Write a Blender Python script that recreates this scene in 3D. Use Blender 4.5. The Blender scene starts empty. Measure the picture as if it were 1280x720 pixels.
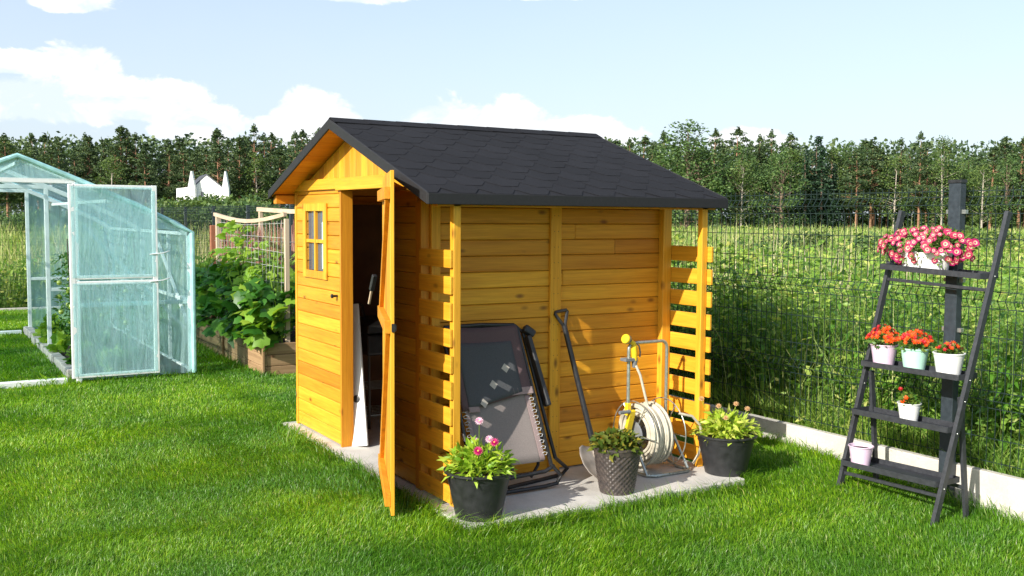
import bpy, math, numpy as np
from mathutils import Vector, Matrix
rng = np.random.default_rng(7)
S = bpy.context.scene
COL = S.collection
rad = math.radians

# ------------------------------------------------------------------ materials
def new_mat(name):
    m = bpy.data.materials.new(name); m.use_nodes = True
    nt = m.node_tree; nt.nodes.clear()
    return m, nt, nt.nodes, nt.links

def N(nt, t, **kw):
    n = nt.nodes.new(t)
    for k, v in kw.items():
        if k.startswith('i_'):
            n.inputs[k[2:].replace('_', ' ')].default_value = v
        else: setattr(n, k, v)
    return n

def out_bsdf(nt, rough=.6, metal=0., spec=.5):
    o = N(nt, 'ShaderNodeOutputMaterial'); b = N(nt, 'ShaderNodeBsdfPrincipled')
    b.inputs['Roughness'].default_value = rough; b.inputs['Metallic'].default_value = metal
    b.inputs['Specular IOR Level'].default_value = spec
    nt.links.new(b.outputs[0], o.inputs[0]); return b, o

def ramp(nt, stops, fac=None):
    r = N(nt, 'ShaderNodeValToRGB'); e = r.color_ramp.elements
    while len(e) < len(stops): e.new(.5)
    for i, (p, c) in enumerate(stops):
        e[i].position = p; e[i].color = (*c, 1)
    if fac is not None: nt.links.new(fac, r.inputs[0])
    return r

def mixc(nt, a, b, fac, mode='MIX'):
    m = N(nt, 'ShaderNodeMix', data_type='RGBA', blend_type=mode)
    for sock, v in ((m.inputs[0], fac), (m.inputs[6], a), (m.inputs[7], b)):
        if isinstance(v, (int, float)): sock.default_value = v
        elif isinstance(v, tuple): sock.default_value = (*v, 1)
        else: nt.links.new(v, sock)
    return m.outputs[2]

def noise(nt, scale, detail=4, vec=None, rough=.5):
    n = N(nt, 'ShaderNodeTexNoise'); n.inputs['Scale'].default_value = scale
    n.inputs['Detail'].default_value = detail; n.inputs['Roughness'].default_value = rough
    if vec is not None: nt.links.new(vec, n.inputs['Vector'])
    return n

def coords(nt, scale=(1, 1, 1), kind='Object'):
    tc = N(nt, 'ShaderNodeTexCoord'); mp = N(nt, 'ShaderNodeMapping')
    mp.inputs['Scale'].default_value = scale
    nt.links.new(tc.outputs[kind], mp.inputs[0]); return mp.outputs[0]

def bump(nt, b, h, strength=.3, dist=.002):
    bp = N(nt, 'ShaderNodeBump'); bp.inputs['Strength'].default_value = strength
    bp.inputs['Distance'].default_value = dist
    nt.links.new(h, bp.inputs['Height']); nt.links.new(bp.outputs[0], b.inputs['Normal'])

def wood(name, axis, c0, c1, knot=(.10, .03, .008), rough=.5, var=.34, knots=True):
    m, nt, nd, L = new_mat(name); b, o = out_bsdf(nt, rough, 0, .35)
    geo = N(nt, 'ShaderNodeNewGeometry')
    sc = [26, 26, 26]; sc[axis] = 1.1
    mp = coords(nt, tuple(sc))
    add = N(nt, 'ShaderNodeVectorMath', operation='ADD'); L.new(mp, add.inputs[0])
    mul = N(nt, 'ShaderNodeVectorMath', operation='SCALE'); mul.inputs['Scale'].default_value = 53.
    cmb = N(nt, 'ShaderNodeCombineXYZ')
    for i in range(3): L.new(geo.outputs['Random Per Island'], cmb.inputs[i])
    L.new(cmb.outputs[0], mul.inputs[0]); L.new(mul.outputs[0], add.inputs[1])
    n1 = noise(nt, 1., 5, add.outputs[0], .6)
    n1.inputs['Distortion'].default_value = .6
    r1 = ramp(nt, [(.28, c0), (.72, c1)], n1.outputs[0])
    n2 = noise(nt, 5., 3, add.outputs[0])
    r2 = ramp(nt, [(.35, (.78, .74, .68)), (.6, (1, 1, 1))], n2.outputs[0])
    col = mixc(nt, r1.outputs[0], r2.outputs[0], .6, 'MULTIPLY')
    vr = ramp(nt, [(0, (1 - var, 1 - var * 1.35, 1 - var * 1.4)), (1, (1.0, 1.0, 1.0))], geo.outputs['Random Per Island'])
    col = mixc(nt, col, vr.outputs[0], 1., 'MULTIPLY')
    if knots:
        ks = [13, 13, 13]; ks[axis] = 6.0
        mk = coords(nt, tuple(ks))
        ad2 = N(nt, 'ShaderNodeVectorMath', operation='ADD'); L.new(mk, ad2.inputs[0]); L.new(mul.outputs[0], ad2.inputs[1])
        v = N(nt, 'ShaderNodeTexVoronoi'); v.inputs['Scale'].default_value = .8; L.new(ad2.outputs[0], v.inputs['Vector'])
        rk = ramp(nt, [(.06, (1, 1, 1)), (.20, (0, 0, 0))], v.outputs['Distance'])
        sp = N(nt, 'ShaderNodeSeparateColor'); L.new(v.outputs['Color'], sp.inputs[0])
        gt = N(nt, 'ShaderNodeMath', operation='GREATER_THAN'); gt.inputs[1].default_value = .5; L.new(sp.outputs[0], gt.inputs[0])
        mm = N(nt, 'ShaderNodeMath', operation='MULTIPLY'); L.new(rk.outputs[0], mm.inputs[0]); L.new(gt.outputs[0], mm.inputs[1])
        mm2 = N(nt, 'ShaderNodeMath', operation='MULTIPLY'); L.new(mm.outputs[0], mm2.inputs[0]); mm2.inputs[1].default_value = .75
        col = mixc(nt, col, knot, mm2.outputs[0])
    L.new(col, b.inputs['Base Color']); bump(nt, b, n1.outputs[0], .25, .002)
    return m

YEL0, YEL1 = (.67, .295, .016), (.89, .475, .038)
MW = [wood('stained_pine_%s' % 'xyz'[i], i, YEL0, YEL1) for i in range(3)]
MWO = [wood('stained_pine_orange_%s' % 'xyz'[i], i, (.56, .20, .012), (.74, .33, .022), var=.2) for i in range(3)]
MB_ = [wood('bed_timber_%s' % 'xyz'[i], i, (.26, .16, .085), (.44, .29, .16), rough=.8, var=.3) for i in range(3)]
MGRY = [wood('weathered_batten_%s' % 'xyz'[i], i, (.50, .38, .26), (.66, .54, .40), rough=.8, var=.15) for i in range(3)]

def plain(name, col, rough=.5, metal=0, nscale=30, namt=.12, bstr=.0, bscale=200, spec=.5):
    m, nt, nd, L = new_mat(name); b, o = out_bsdf(nt, rough, metal, spec)
    n = noise(nt, nscale, 5, coords(nt))
    lo = tuple(c * (1 - namt) for c in col); hi = tuple(min(1, c * (1 + namt)) for c in col)
    r = ramp(nt, [(.3, lo), (.7, hi)], n.outputs[0]); L.new(r.outputs[0], b.inputs['Base Color'])
    rr = N(nt, 'ShaderNodeMapRange'); rr.inputs[3].default_value = max(.05, rough - .1); rr.inputs[4].default_value = min(1, rough + .12)
    L.new(n.outputs[0], rr.inputs[0]); L.new(rr.outputs[0], b.inputs['Roughness'])
    if bstr: bump(nt, b, noise(nt, bscale, 3, coords(nt)).outputs[0], bstr, .002)
    return m

def leafm(name, stops, trans=.35, rough=.45, patch=None, pscale=.5, spec=.4):
    """leaf material: colour varies per leaf; patch = second tint by place (species / vigour patches)"""
    m, nt, nd, L = new_mat(name)
    o = N(nt, 'ShaderNodeOutputMaterial'); b = N(nt, 'ShaderNodeBsdfPrincipled')
    b.inputs['Roughness'].default_value = rough; b.inputs['Specular IOR Level'].default_value = spec
    geo = N(nt, 'ShaderNodeNewGeometry'); r = ramp(nt, stops, geo.outputs['Random Per Island'])
    col = r.outputs[0]
    if patch:
        n = noise(nt, pscale, 4, coords(nt)); rp = ramp(nt, [(.38, (0, 0, 0)), (.62, (1, 1, 1))], n.outputs[0])
        col = mixc(nt, col, mixc(nt, col, patch, 1., 'MULTIPLY'), rp.outputs[0])
    L.new(col, b.inputs['Base Color'])
    t = N(nt, 'ShaderNodeBsdfTranslucent'); tint = mixc(nt, col, (1.15, 1.1, .55), 1., 'MULTIPLY'); L.new(tint, t.inputs[0])
    mx = N(nt, 'ShaderNodeMixShader'); mx.inputs[0].default_value = trans
    L.new(b.outputs[0], mx.inputs[1]); L.new(t.outputs[0], mx.inputs[2]); L.new(mx.outputs[0], o.inputs[0])
    return m

M = {}
M['nail'] = plain('rusty_nail', (.12, .07, .04), .5, .6, 60, .3)
M['shade_panel'] = plain('painted_inner_shade', (.10, .045, .018), .8, 0, 6, .3)  # dark brown standing in for the shade inside the shed
M['black_metal'] = plain('black_metal', (.018, .018, .02), .35, .0, 60, .3)
M['anthracite'] = plain('anthracite_paint', (.035, .038, .045), .45, 0, 40, .2, .1)
M['fence'] = plain('dark_green_coating', (.014, .028, .026), .4, 0, 40, .2)
M['post'] = plain('anthracite_post', (.030, .040, .050), .4, 0, 40, .2)
M['steel'] = plain('galvanised_tube', (.42, .45, .42), .3, .7, 60, .15)
M['black_plastic'] = plain('black_plastic', (.020, .021, .023), .45, 0, 25, .3, .08, 90)
M['white_paint'] = plain('white_frame', (.80, .83, .84), .45, 0, 15, .06)
M['pot_pink'] = plain('pink_glazed_pot', (.72, .55, .70), .4, 0, 20, .06)
M['pot_mint'] = plain('mint_glazed_pot', (.45, .74, .62), .4, 0, 20, .06)
M['pot_white'] = plain('white_glazed_pot', (.80, .81, .80), .4, 0, 20, .05)
M['soil'] = plain('potting_soil', (.035, .022, .014), .95, 0, 60, .4, .8, 60)
M['yellow_plastic'] = plain('yellow_plastic', (.80, .56, .02), .35, 0, 20, .08)
M['grey_plastic'] = plain('grey_plastic', (.16, .17, .18), .45, 0, 30, .15)
M['hose'] = plain('beige_hose', (.52, .48, .38), .45, 0, 14, .22)
M['blade_steel'] = plain('worn_shovel_steel', (.27, .24, .21), .5, .45, 14, .3, .15, 40)
M['fab_grey'] = plain('charcoal_fabric', (.065, .068, .075), .85, 0, 200, .2, .3, 700)
M['fab_brown'] = plain('taupe_fabric', (.21, .18, .17), .85, 0, 200, .15, .3, 700)
M['fab_plum'] = plain('brown_trim_fabric', (.10, .062, .065), .85, 0, 200, .15, .3, 700)
M['fab_pink'] = plain('faded_rose_fabric', (.27, .20, .195), .85, 0, 200, .15, .3, 700)
M['fab_beige'] = plain('beige_fabric', (.42, .38, .33), .85, 0, 200, .1)
M['cord'] = plain('white_cord', (.55, .55, .54), .7, 0, 50, .05)
M['render_white'] = plain('white_render', (.80, .80, .78), .8, 0, 2, .04)
M['roof_dark'] = plain('dark_roof', (.07, .075, .09), .7, 0, 2, .2)
M['glass_dark'] = plain('window_glass', (.07, .09, .12), .06, 0, 2, .3, spec=.9)
M['curtain'] = plain('white_curtain', (.62, .66, .72), .9, 0, 8, .12)
M['bark'] = plain('grey_bark', (.17, .12, .085), .9, 0, 6, .3)
M['bark_orange'] = plain('pine_bark', (.30, .155, .09), .9, 0, 3, .35)
M['bark_birch'] = plain('birch_bark', (.40, .35, .29), .8, 0, 3, .25)
M['twig'] = leafm('willow_twigs', [(0, (.22, .08, .06)), (.5, (.40, .17, .13)), (1, (.58, .36, .30))], .0, .8)
M['terracotta_wood'] = wood('red_brown_post', 2, (.30, .11, .06), (.46, .19, .10), rough=.7)
M['stone'] = plain('grey_edging', (.36, .35, .33), .9, 0, 12, .25, .6, 40)

def concrete(name, base, big=3.):
    m, nt, nd, L = new_mat(name); b, o = out_bsdf(nt, .85, 0, .3)
    c = coords(nt); n1 = noise(nt, big, 6, c, .65); n2 = noise(nt, 90, 3, c)
    r = ramp(nt, [(.3, tuple(x * .72 for x in base)), (.55, base), (.75, tuple(min(1, x * 1.15) for x in base))], n1.outputs[0])
    r2 = ramp(nt, [(.3, (.82, .82, .82)), (.6, (1, 1, 1))], n2.outputs[0])
    L.new(mixc(nt, r.outputs[0], r2.outputs[0], .6, 'MULTIPLY'), b.inputs['Base Color'])
    bump(nt, b, n2.outputs[0], .35, .003); return m
M['slab'] = concrete('concrete_slab', (.60, .58, .54))
M['plinth'] = concrete('concrete_plinth', (.60, .57, .52), 2.)

def shingle_mat():
    m, nt, nd, L = new_mat('bitumen_shingles'); b, o = out_bsdf(nt, .9, 0, .25)
    c = coords(nt); n = noise(nt, 420, 2, c); n2 = noise(nt, 3, 4, c)
    geo = N(nt, 'ShaderNodeNewGeometry')
    r = ramp(nt, [(.35, (.004, .004, .005)), (.65, (.021, .021, .025))], n.outputs[0])
    r2 = ramp(nt, [(0, (.86, .86, .88)), (1, (1.08, 1.08, 1.1))], geo.outputs['Random Per Island'])
    col = mixc(nt, r.outputs[0], r2.outputs[0], 1., 'MULTIPLY')
    r3 = ramp(nt, [(.3, (.85, .85, .85)), (.7, (1.15, 1.15, 1.15))], n2.outputs[0])
    L.new(mixc(nt, col, r3.outputs[0], 1., 'MULTIPLY'), b.inputs['Base Color'])
    bump(nt, b, n.outputs[0], .5, .002); return m
M['shingle'] = shingle_mat()
M['edge_felt'] = plain('roof_edge_felt', (.012, .012, .014), .75, 0, 60, .3, .4, 60)

def film_mat():
    m, nt, nd, L = new_mat('teal_greenhouse_film')
    o = N(nt, 'ShaderNodeOutputMaterial')
    c = coords(nt, (5, 5, .9)); n = noise(nt, 1.3, 7, c, .66); n.inputs['Distortion'].default_value = 1.6
    tr = N(nt, 'ShaderNodeBsdfTransparent'); tr.inputs[0].default_value = (.86, .98, .97, 1)
    b = N(nt, 'ShaderNodeBsdfPrincipled'); b.inputs['Base Color'].default_value = (.60, .84, .88, 1)
    b.inputs['Roughness'].default_value = .22
    t = N(nt, 'ShaderNodeBsdfTranslucent'); t.inputs[0].default_value = (.58, .86, .90, 1)
    m1 = N(nt, 'ShaderNodeMixShader'); m1.inputs[0].default_value = .5
    L.new(b.outputs[0], m1.inputs[1]); L.new(t.outputs[0], m1.inputs[2])
    r = ramp(nt, [(.3, (.24, .24, .24)), (.68, (.66, .66, .66))], n.outputs[0])
    m2 = N(nt, 'ShaderNodeMixShader'); L.new(r.outputs[0], m2.inputs[0])
    L.new(tr.outputs[0], m2.inputs[1]); L.new(m1.outputs[0], m2.inputs[2]); L.new(m2.outputs[0], o.inputs[0])
    bp = N(nt, 'ShaderNodeBump'); bp.inputs['Strength'].default_value = .6; bp.inputs['Distance'].default_value = .03
    L.new(n.outputs[0], bp.inputs['Height']); L.new(bp.outputs[0], b.inputs['Normal']); return m
M['film'] = film_mat()
M['film_edge'] = plain('teal_film_hem', (.36, .66, .66), .3, 0, 12, .2)

def weave_mat():
    m, nt, nd, L = new_mat('woven_rattan_plastic'); b, o = out_bsdf(nt, .4, 0, .5)
    b.inputs['Base Color'].default_value = (.055, .045, .042, 1)
    n = noise(nt, 40, 4, coords(nt)); r = ramp(nt, [(.3, (.035, .030, .030)), (.7, (.085, .068, .060))], n.outputs[0])
    L.new(r.outputs[0], b.inputs['Base Color']); return m
M['weave'] = weave_mat()

def ground_mat():
    m, nt, nd, L = new_mat('lawn_soil'); b, o = out_bsdf(nt, .95, 0, .2)
    n = noise(nt, 1.3, 6, coords(nt), .6)
    r = ramp(nt, [(.3, (.05, .12, .012)), (.7, (.10, .20, .020))], n.outputs[0])
    L.new(r.outputs[0], b.inputs['Base Color']); return m
M['ground'] = ground_mat()

M['grass'] = leafm('lawn_grass', [(0, (.095, .23, .010)), (.4, (.19, .385, .014)), (.8, (.30, .54, .022)), (.95, (.46, .60, .04)), (1, (.60, .54, .20))],
                   .45, .4, (.40, .58, .95), .85)
M['weeds'] = leafm('weed_leaves', [(0, (.065, .16, .025)), (.45, (.15, .31, .045)), (.85, (.30, .47, .08)), (1, (.52, .58, .18))],
                   .42, .45, (1.45, 1.25, 1.2), .35)
M['weed_broad'] = leafm('broad_weed_leaves', [(0, (.07, .20, .025)), (.5, (.14, .34, .04)), (1, (.30, .50, .08))], .45, .4)
M['tall_grass'] = leafm('tall_grass_stems', [(0, (.10, .20, .035)), (.5, (.25, .38, .09)), (.8, (.46, .50, .19)), (1, (.64, .58, .34))], .35, .6, (.8, 1.0, .6), .12)
M['far_weeds'] = leafm('field_growth', [(0, (.08, .19, .022)), (.5, (.18, .32, .04)), (.85, (.34, .43, .09)), (1, (.55, .52, .2))], .35, .6, (1.35, 1.2, 1.2), .06)
M['straw'] = leafm('straw_grass', [(0, (.34, .38, .13)), (1, (.66, .58, .32))], .3, .7, (.75, 1.0, .6), .08)
M['reed'] = leafm('dry_reeds', [(0, (.45, .42, .20)), (1, (.68, .60, .40))], .3, .7)
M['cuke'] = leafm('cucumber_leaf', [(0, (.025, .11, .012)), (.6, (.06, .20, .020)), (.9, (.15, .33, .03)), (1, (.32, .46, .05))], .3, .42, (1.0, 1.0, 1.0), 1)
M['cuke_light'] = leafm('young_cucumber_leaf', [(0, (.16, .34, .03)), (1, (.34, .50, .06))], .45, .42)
M['tomato_leaf'] = leafm('tomato_leaf', [(0, (.04, .13, .02)), (1, (.12, .26, .04))], .35, .5)
M['dahlia_leaf'] = leafm('dahlia_leaf', [(0, (.16, .34, .02)), (.6, (.36, .55, .04)), (1, (.60, .70, .10))], .4, .4)
M['fuchsia_leaf'] = leafm('yellow_edged_leaf', [(0, (.05, .10, .012)), (.6, (.10, .14, .02)), (.85, (.22, .20, .03)), (1, (.45, .38, .06))], .25, .35)
M['pale_leaf'] = leafm('lime_leaf', [(0, (.24, .42, .03)), (.6, (.48, .62, .06)), (1, (.70, .72, .18))], .4, .4)
M['begonia_leaf'] = leafm('begonia_leaf', [(0, (.05, .16, .02)), (1, (.22, .30, .05))], .3, .4)
M['petal_red'] = leafm('orange_red_petal', [(0, (.55, .015, .008)), (.5, (.80, .06, .008)), (1, (.90, .16, .01))], .3, .5)
M['petal_crimson'] = leafm('crimson_petal', [(0, (.35, .01, .02)), (1, (.62, .02, .03))], .3, .5)
M['petal_magenta'] = leafm('magenta_petal', [(0, (.38, .01, .10)), (1, (.65, .03, .22))], .3, .5)
M['petal_pink'] = leafm('pale_pink_petal', [(0, (.70, .30, .55)), (1, (.88, .62, .72))], .3, .5)
M['petal_coral'] = leafm('coral_petal', [(0, (.40, .02, .09)), (.6, (.60, .06, .14)), (1, (.74, .22, .20))], .3, .5)
M['petal_cream'] = leafm('cream_petal', [(0, (.78, .42, .30)), (1, (.85, .68, .48))], .3, .5)
M['pollen'] = plain('yellow_flower_centre', (.75, .50, .05), .8, 0, 100, .2)
M['dry_flower'] = leafm('dried_flower', [(0, (.45, .25, .10)), (1, (.75, .50, .28))], .3, .7)
M['tomato'] = plain('green_tomato', (.42, .50, .08), .25, 0, 20, .1)
M['pine'] = leafm('pine_needles', [(0, (.034, .070, .034)), (.5, (.075, .128, .050)), (1, (.15, .205, .070))], .25, .6)
M['spruce'] = leafm('spruce_needles', [(0, (.012, .036, .020)), (.6, (.026, .066, .028)), (1, (.05, .10, .04))], .1, .6)
M['birch'] = leafm('birch_leaves', [(0, (.06, .12, .028)), (.6, (.12, .19, .045)), (1, (.20, .27, .07))], .3, .55)
M['broad'] = leafm('broad_leaves', [(0, (.045, .10, .030)), (.6, (.09, .165, .045)), (1, (.155, .24, .065))], .25, .55)

# ------------------------------------------------------------------ mesh builder
class MB:
    def __init__(s): s.v = []; s.f = []; s.m = []; s.mats = []; s.cur = 0; s.pieces = []
    def mat(s, m):
        if m not in s.mats: s.mats.append(m)
        s.cur = s.mats.index(m); return s
    def add(s, vs, fs):
        o = len(s.v); f0 = len(s.f); s.v.extend([tuple(map(float, p)) for p in vs])
        for f in fs: s.f.append(tuple(o + i for i in f)); s.m.append(s.cur)
        s.pieces.append((o, len(s.v), f0, len(s.f)))
        return s
    def box(s, x0, x1, y0, y1, z0, z1):
        return s.hexa([(x0, y0, z0), (x1, y0, z0), (x1, y1, z0), (x0, y1, z0), (x0, y0, z1), (x1, y0, z1), (x1, y1, z1), (x0, y1, z1)])
    def hexa(s, p): return s.add(p, [(0, 3, 2, 1), (4, 5, 6, 7), (0, 1, 5, 4), (1, 2, 6, 5), (2, 3, 7, 6), (3, 0, 4, 7)])
    def prism(s, poly, vec):
        n = len(poly); a = [Vector(p) for p in poly]; d = Vector(vec)
        return s.add(a + [p + d for p in a], [tuple(range(n))[::-1], tuple(range(n, 2 * n))] + [(i, (i + 1) % n, n + (i + 1) % n, n + i) for i in range(n)])
    def beam(s, a, b, w, h, up=(0, 0, 1)):
        a = Vector(a); b = Vector(b); d = (b - a).normalized(); u = Vector(up)
        r = d.cross(u)
        if r.length < 1e-4: r = d.cross(Vector((1, 0, 0)))
        r.normalize(); u = r.cross(d).normalized(); r *= w / 2; u *= h / 2
        return s.hexa([a - r - u, a + r - u, b + r - u, b - r - u, a - r + u, a + r + u, b + r + u, b - r + u])
    def tube(s, pts, r, seg=8, closed=False, caps=True):
        P = [Vector(p) for p in pts]; n = len(P); R = r if isinstance(r, (list, tuple)) else [r] * n
        prev = None; vs = []
        for i in range(n):
            if closed: t = (P[(i + 1) % n] - P[i - 1])
            else: t = P[min(i + 1, n - 1)] - P[max(i - 1, 0)]
            t = t.normalized() if t.length > 1e-9 else Vector((0, 0, 1))
            if prev is None:
                x = t.orthogonal().normalized()
            else:
                x = prev - t * prev.dot(t)
                x = x.normalized() if x.length > 1e-6 else t.orthogonal().normalized()
            prev = x; y = t.cross(x)
            for k in range(seg):
                a = 2 * math.pi * k / seg; vs.append(P[i] + (x * math.cos(a) + y * math.sin(a)) * R[i])
        fs = []
        for i in range(n if closed else n - 1):
            j = (i + 1) % n
            for k in range(seg): fs.append((i * seg + k, i * seg + (k + 1) % seg, j * seg + (k + 1) % seg, j * seg + k))
        if not closed and caps: fs += [tuple(range(seg))[::-1], tuple((n - 1) * seg + k for k in range(seg))]
        return s.add(vs, fs)
    def lathe(s, c, prof, seg=32, ax=None):
        c = Vector(c); q = Vector(ax).normalized().to_track_quat('Z', 'Y') if ax is not None else None
        vs = []
        for r, z in prof:
            for k in range(seg):
                a = 2 * math.pi * k / seg; p = Vector((r * math.cos(a), r * math.sin(a), z))
                vs.append(c + (q @ p if q else p))
        fs = []
        for i in range(len(prof) - 1):
            for k in range(seg): fs.append((i * seg + k, i * seg + (k + 1) % seg, (i + 1) * seg + (k + 1) % seg, (i + 1) * seg + k))
        if prof[0][0] > 1e-5: fs.append(tuple(range(seg))[::-1])
        if prof[-1][0] > 1e-5: fs.append(tuple((len(prof) - 1) * seg + k for k in range(seg)))
        return s.add(vs, fs)
    def split(s, name, mat=None, parent=None, bevel=0, smooth=False, seg=1):
        # one object per add() call
        out = []; fi = 0
        for (v0, v1, f0, f1) in s.pieces:
            q = MB(); q.v = s.v[v0:v1]; q.f = [tuple(i - v0 for i in f) for f in s.f[f0:f1]]; q.m = [0] * (f1 - f0)
            out.append(q.build(name, mat, parent, bevel, smooth, seg))
        return out
    def build(s, name, mat=None, parent=None, bevel=0, smooth=False, seg=1):
        me = bpy.data.meshes.new(name)
        off = Vector(parent.matrix_world.translation) if False else (Vector(parent['_o']) if parent is not None and '_o' in parent else Vector((0, 0, 0)))
        v = np.array(s.v, dtype=np.float64) - np.array(off)
        me.from_pydata(v.tolist(), [], s.f)
        mats = s.mats if s.mats else [mat]
        if not s.mats: me.materials.append(mat)
        else:
            for m in mats: me.materials.append(m)
            me.polygons.foreach_set('material_index', s.m)
        if smooth:
            me.polygons.foreach_set('use_smooth', [True] * len(me.polygons))
        me.update(); o = bpy.data.objects.new(name, me); COL.objects.link(o)
        if smooth:
            me.set_sharp_from_angle(angle=rad(38))
        if parent is not None: o.parent = parent
        if parent is not None and '_o' in parent: o['_o'] = parent['_o']
        if bevel:
            b = o.modifiers.new('bevel', 'BEVEL'); b.width = bevel; b.segments = seg; b.limit_method = 'ANGLE'; b.angle_limit = rad(40)
            b.use_clamp_overlap = True
        return o

def tag(o, label, cat=None, group=None, kind=None):
    if label: o['label'] = label
    if cat: o['category'] = cat
    if group: o['group'] = group
    if kind: o['kind'] = kind
    return o

def thing(name, loc, label, cat, group=None):
    o = bpy.data.objects.new(name, None); COL.objects.link(o); o.location = loc; o['_o'] = tuple(map(float, loc))
    o.empty_display_size = .1
    return tag(o, label, cat, group)

def dup(o, loc=None, rz=None, label=None, scale=None, parent=None):
    c = o.copy(); COL.objects.link(c)
    if parent is not None: c.parent = parent
    if loc is not None: c.location = loc
    if rz is not None: c.rotation_euler = (0, 0, rz)
    if scale is not None: c.scale = scale if isinstance(scale, tuple) else (scale,) * 3
    if label: c['label'] = label
    for ch in [x for x in bpy.data.objects if x.parent == o]: dup(ch, parent=c)
    return c

def dup_fast(o, kids, loc, rz, scale, name=None):
    c = o.copy(); COL.objects.link(c); c.location = loc; c.rotation_euler = (0, 0, rz); c.scale = scale
    for k in kids:
        d = k.copy(); COL.objects.link(d); d.parent = c
    return c

# ---- vectorised leaves
def nrm(a): return a / np.maximum(np.linalg.norm(a, axis=1, keepdims=True), 1e-9)
def rdir(n, zb=0.):
    a = rng.normal(size=(n, 3)); a[:, 2] += zb; return nrm(a)

def raw_mesh(name, V, loops, starts, totals, mat, parent=None, smooth=False):
    me = bpy.data.meshes.new(name)
    if parent is not None and '_o' in parent: V = V - np.array(parent['_o'])
    me.vertices.add(len(V)); me.vertices.foreach_set('co', V.astype(np.float32).ravel())
    me.loops.add(len(loops)); me.loops.foreach_set('vertex_index', loops.astype(np.int32))
    me.polygons.add(len(starts)); me.polygons.foreach_set('loop_start', starts.astype(np.int32))
    me.materials.append(mat); me.update(calc_edges=True); me.validate()
    if smooth: me.polygons.foreach_set('use_smooth', [True] * len(me.polygons))
    o = bpy.data.objects.new(name, me); COL.objects.link(o)
    if parent is not None:
        o.parent = parent
        if '_o' in parent: o['_o'] = parent['_o']
    return o

def leaves(name, P, D, Nn, L, W, mat, parent=None, fold=.18, droop=.15):
    """each leaf: base, two side points, two upper side points, tip -> folded blade (6 verts, 4 tris/quads)"""
    n = len(P); L = np.broadcast_to(L, (n,))[:, None]; W = np.broadcast_to(W, (n,))[:, None]
    D = nrm(D); Sd = nrm(np.cross(D, Nn)); Nn = nrm(np.cross(Sd, D))
    a = P; t = P + D * L - Nn * L * droop
    m = P + D * L * .5
    s1 = P + D * L * .42 + Sd * W * .5 + Nn * W * fold; s2 = P + D * L * .42 - Sd * W * .5 + Nn * W * fold
    V = np.stack([a, s1, t, s2, m], 1).reshape(-1, 3)
    base = (np.arange(n) * 5)[:, None]
    F = np.concatenate([base + np.array([0, 1, 4]), base + np.array([1, 2, 4]), base + np.array([0, 4, 3]), base + np.array([4, 2, 3])], 1).reshape(-1)
    st = np.arange(n * 4) * 3
    return raw_mesh(name, V, F, st, None, mat, parent)

def cards(name, P, D, Nn, L, W, mat, parent=None):
    n = len(P); L = np.broadcast_to(L, (n,))[:, None]; W = np.broadcast_to(W, (n,))[:, None]
    D = nrm(D); Sd = nrm(np.cross(D, Nn))
    V = np.stack([P - D * L * .5, P + Sd * W * .5, P + D * L * .5, P - Sd * W * .5], 1).reshape(-1, 3)
    base = (np.arange(n) * 4)[:, None]; F = (base + np.arange(4)).reshape(-1)
    return raw_mesh(name, V, F, np.arange(n) * 4, None, mat, parent)

def blades(name, P, H, W, lean, az, mat, parent=None, kind=None):
    """grass blades: 5 verts, curved"""
    n = len(P); H = H[:, None]; W = W[:, None]; lean = lean[:, None]
    d = np.stack([np.cos(az), np.sin(az), np.zeros(n)], 1); fa = az + rng.uniform(-1.2, 1.2, n) + np.pi / 2
    s = np.stack([np.cos(fa), np.sin(fa), np.zeros(n)], 1); up = np.array([[0, 0, 1.]])
    m = P + up * H * .55 + d * H * lean * .30; t = P + up * H * (1 - .25 * lean) + d * H * lean
    V = np.stack([P - s * W * .5, P + s * W * .5, m + s * W * .42, m - s * W * .42, t], 1).reshape(-1, 3)
    base = (np.arange(n) * 5)[:, None]
    F = np.concatenate([base + np.array([0, 1, 2, 3]), base + np.array([3, 2, 4])], 1).reshape(-1)
    st = (np.arange(n)[:, None] * 7 + np.array([0, 4])).reshape(-1)
    return raw_mesh(name, V, F, st, None, mat, parent)

# ------------------------------------------------------------------ camera (solved from the shed's edges)
CAM = np.array([7.38677274, -2.5263228, 1.60641821]); FPX = 1239.057
yaw, pitch, roll = 2.596998180558261, -0.07077936872139719, 0.0065800688531417835
dv = np.array([math.cos(pitch) * math.cos(yaw), math.cos(pitch) * math.sin(yaw), math.sin(pitch)])
r0 = np.cross(dv, [0, 0, 1]); r0 /= np.linalg.norm(r0); u0 = np.cross(r0, dv)
rv = math.cos(roll) * r0 + math.sin(roll) * u0; uv = -math.sin(roll) * r0 + math.cos(roll) * u0
cam = bpy.data.cameras.new('camera'); co = bpy.data.objects.new('camera', cam); COL.objects.link(co)
co.matrix_world = Matrix(((rv[0], uv[0], -dv[0], CAM[0]), (rv[1], uv[1], -dv[1], CAM[1]), (rv[2], uv[2], -dv[2], CAM[2]), (0, 0, 0, 1)))
cam.sensor_width = 36; cam.lens = FPX / 1280 * 36; cam.clip_end = 3000; cam.clip_start = .05
S.camera = co
F2 = np.array([math.cos(yaw), math.sin(yaw)]); R2 = np.array([math.sin(yaw), -math.cos(yaw)])   # ground forward / right of the view

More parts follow.
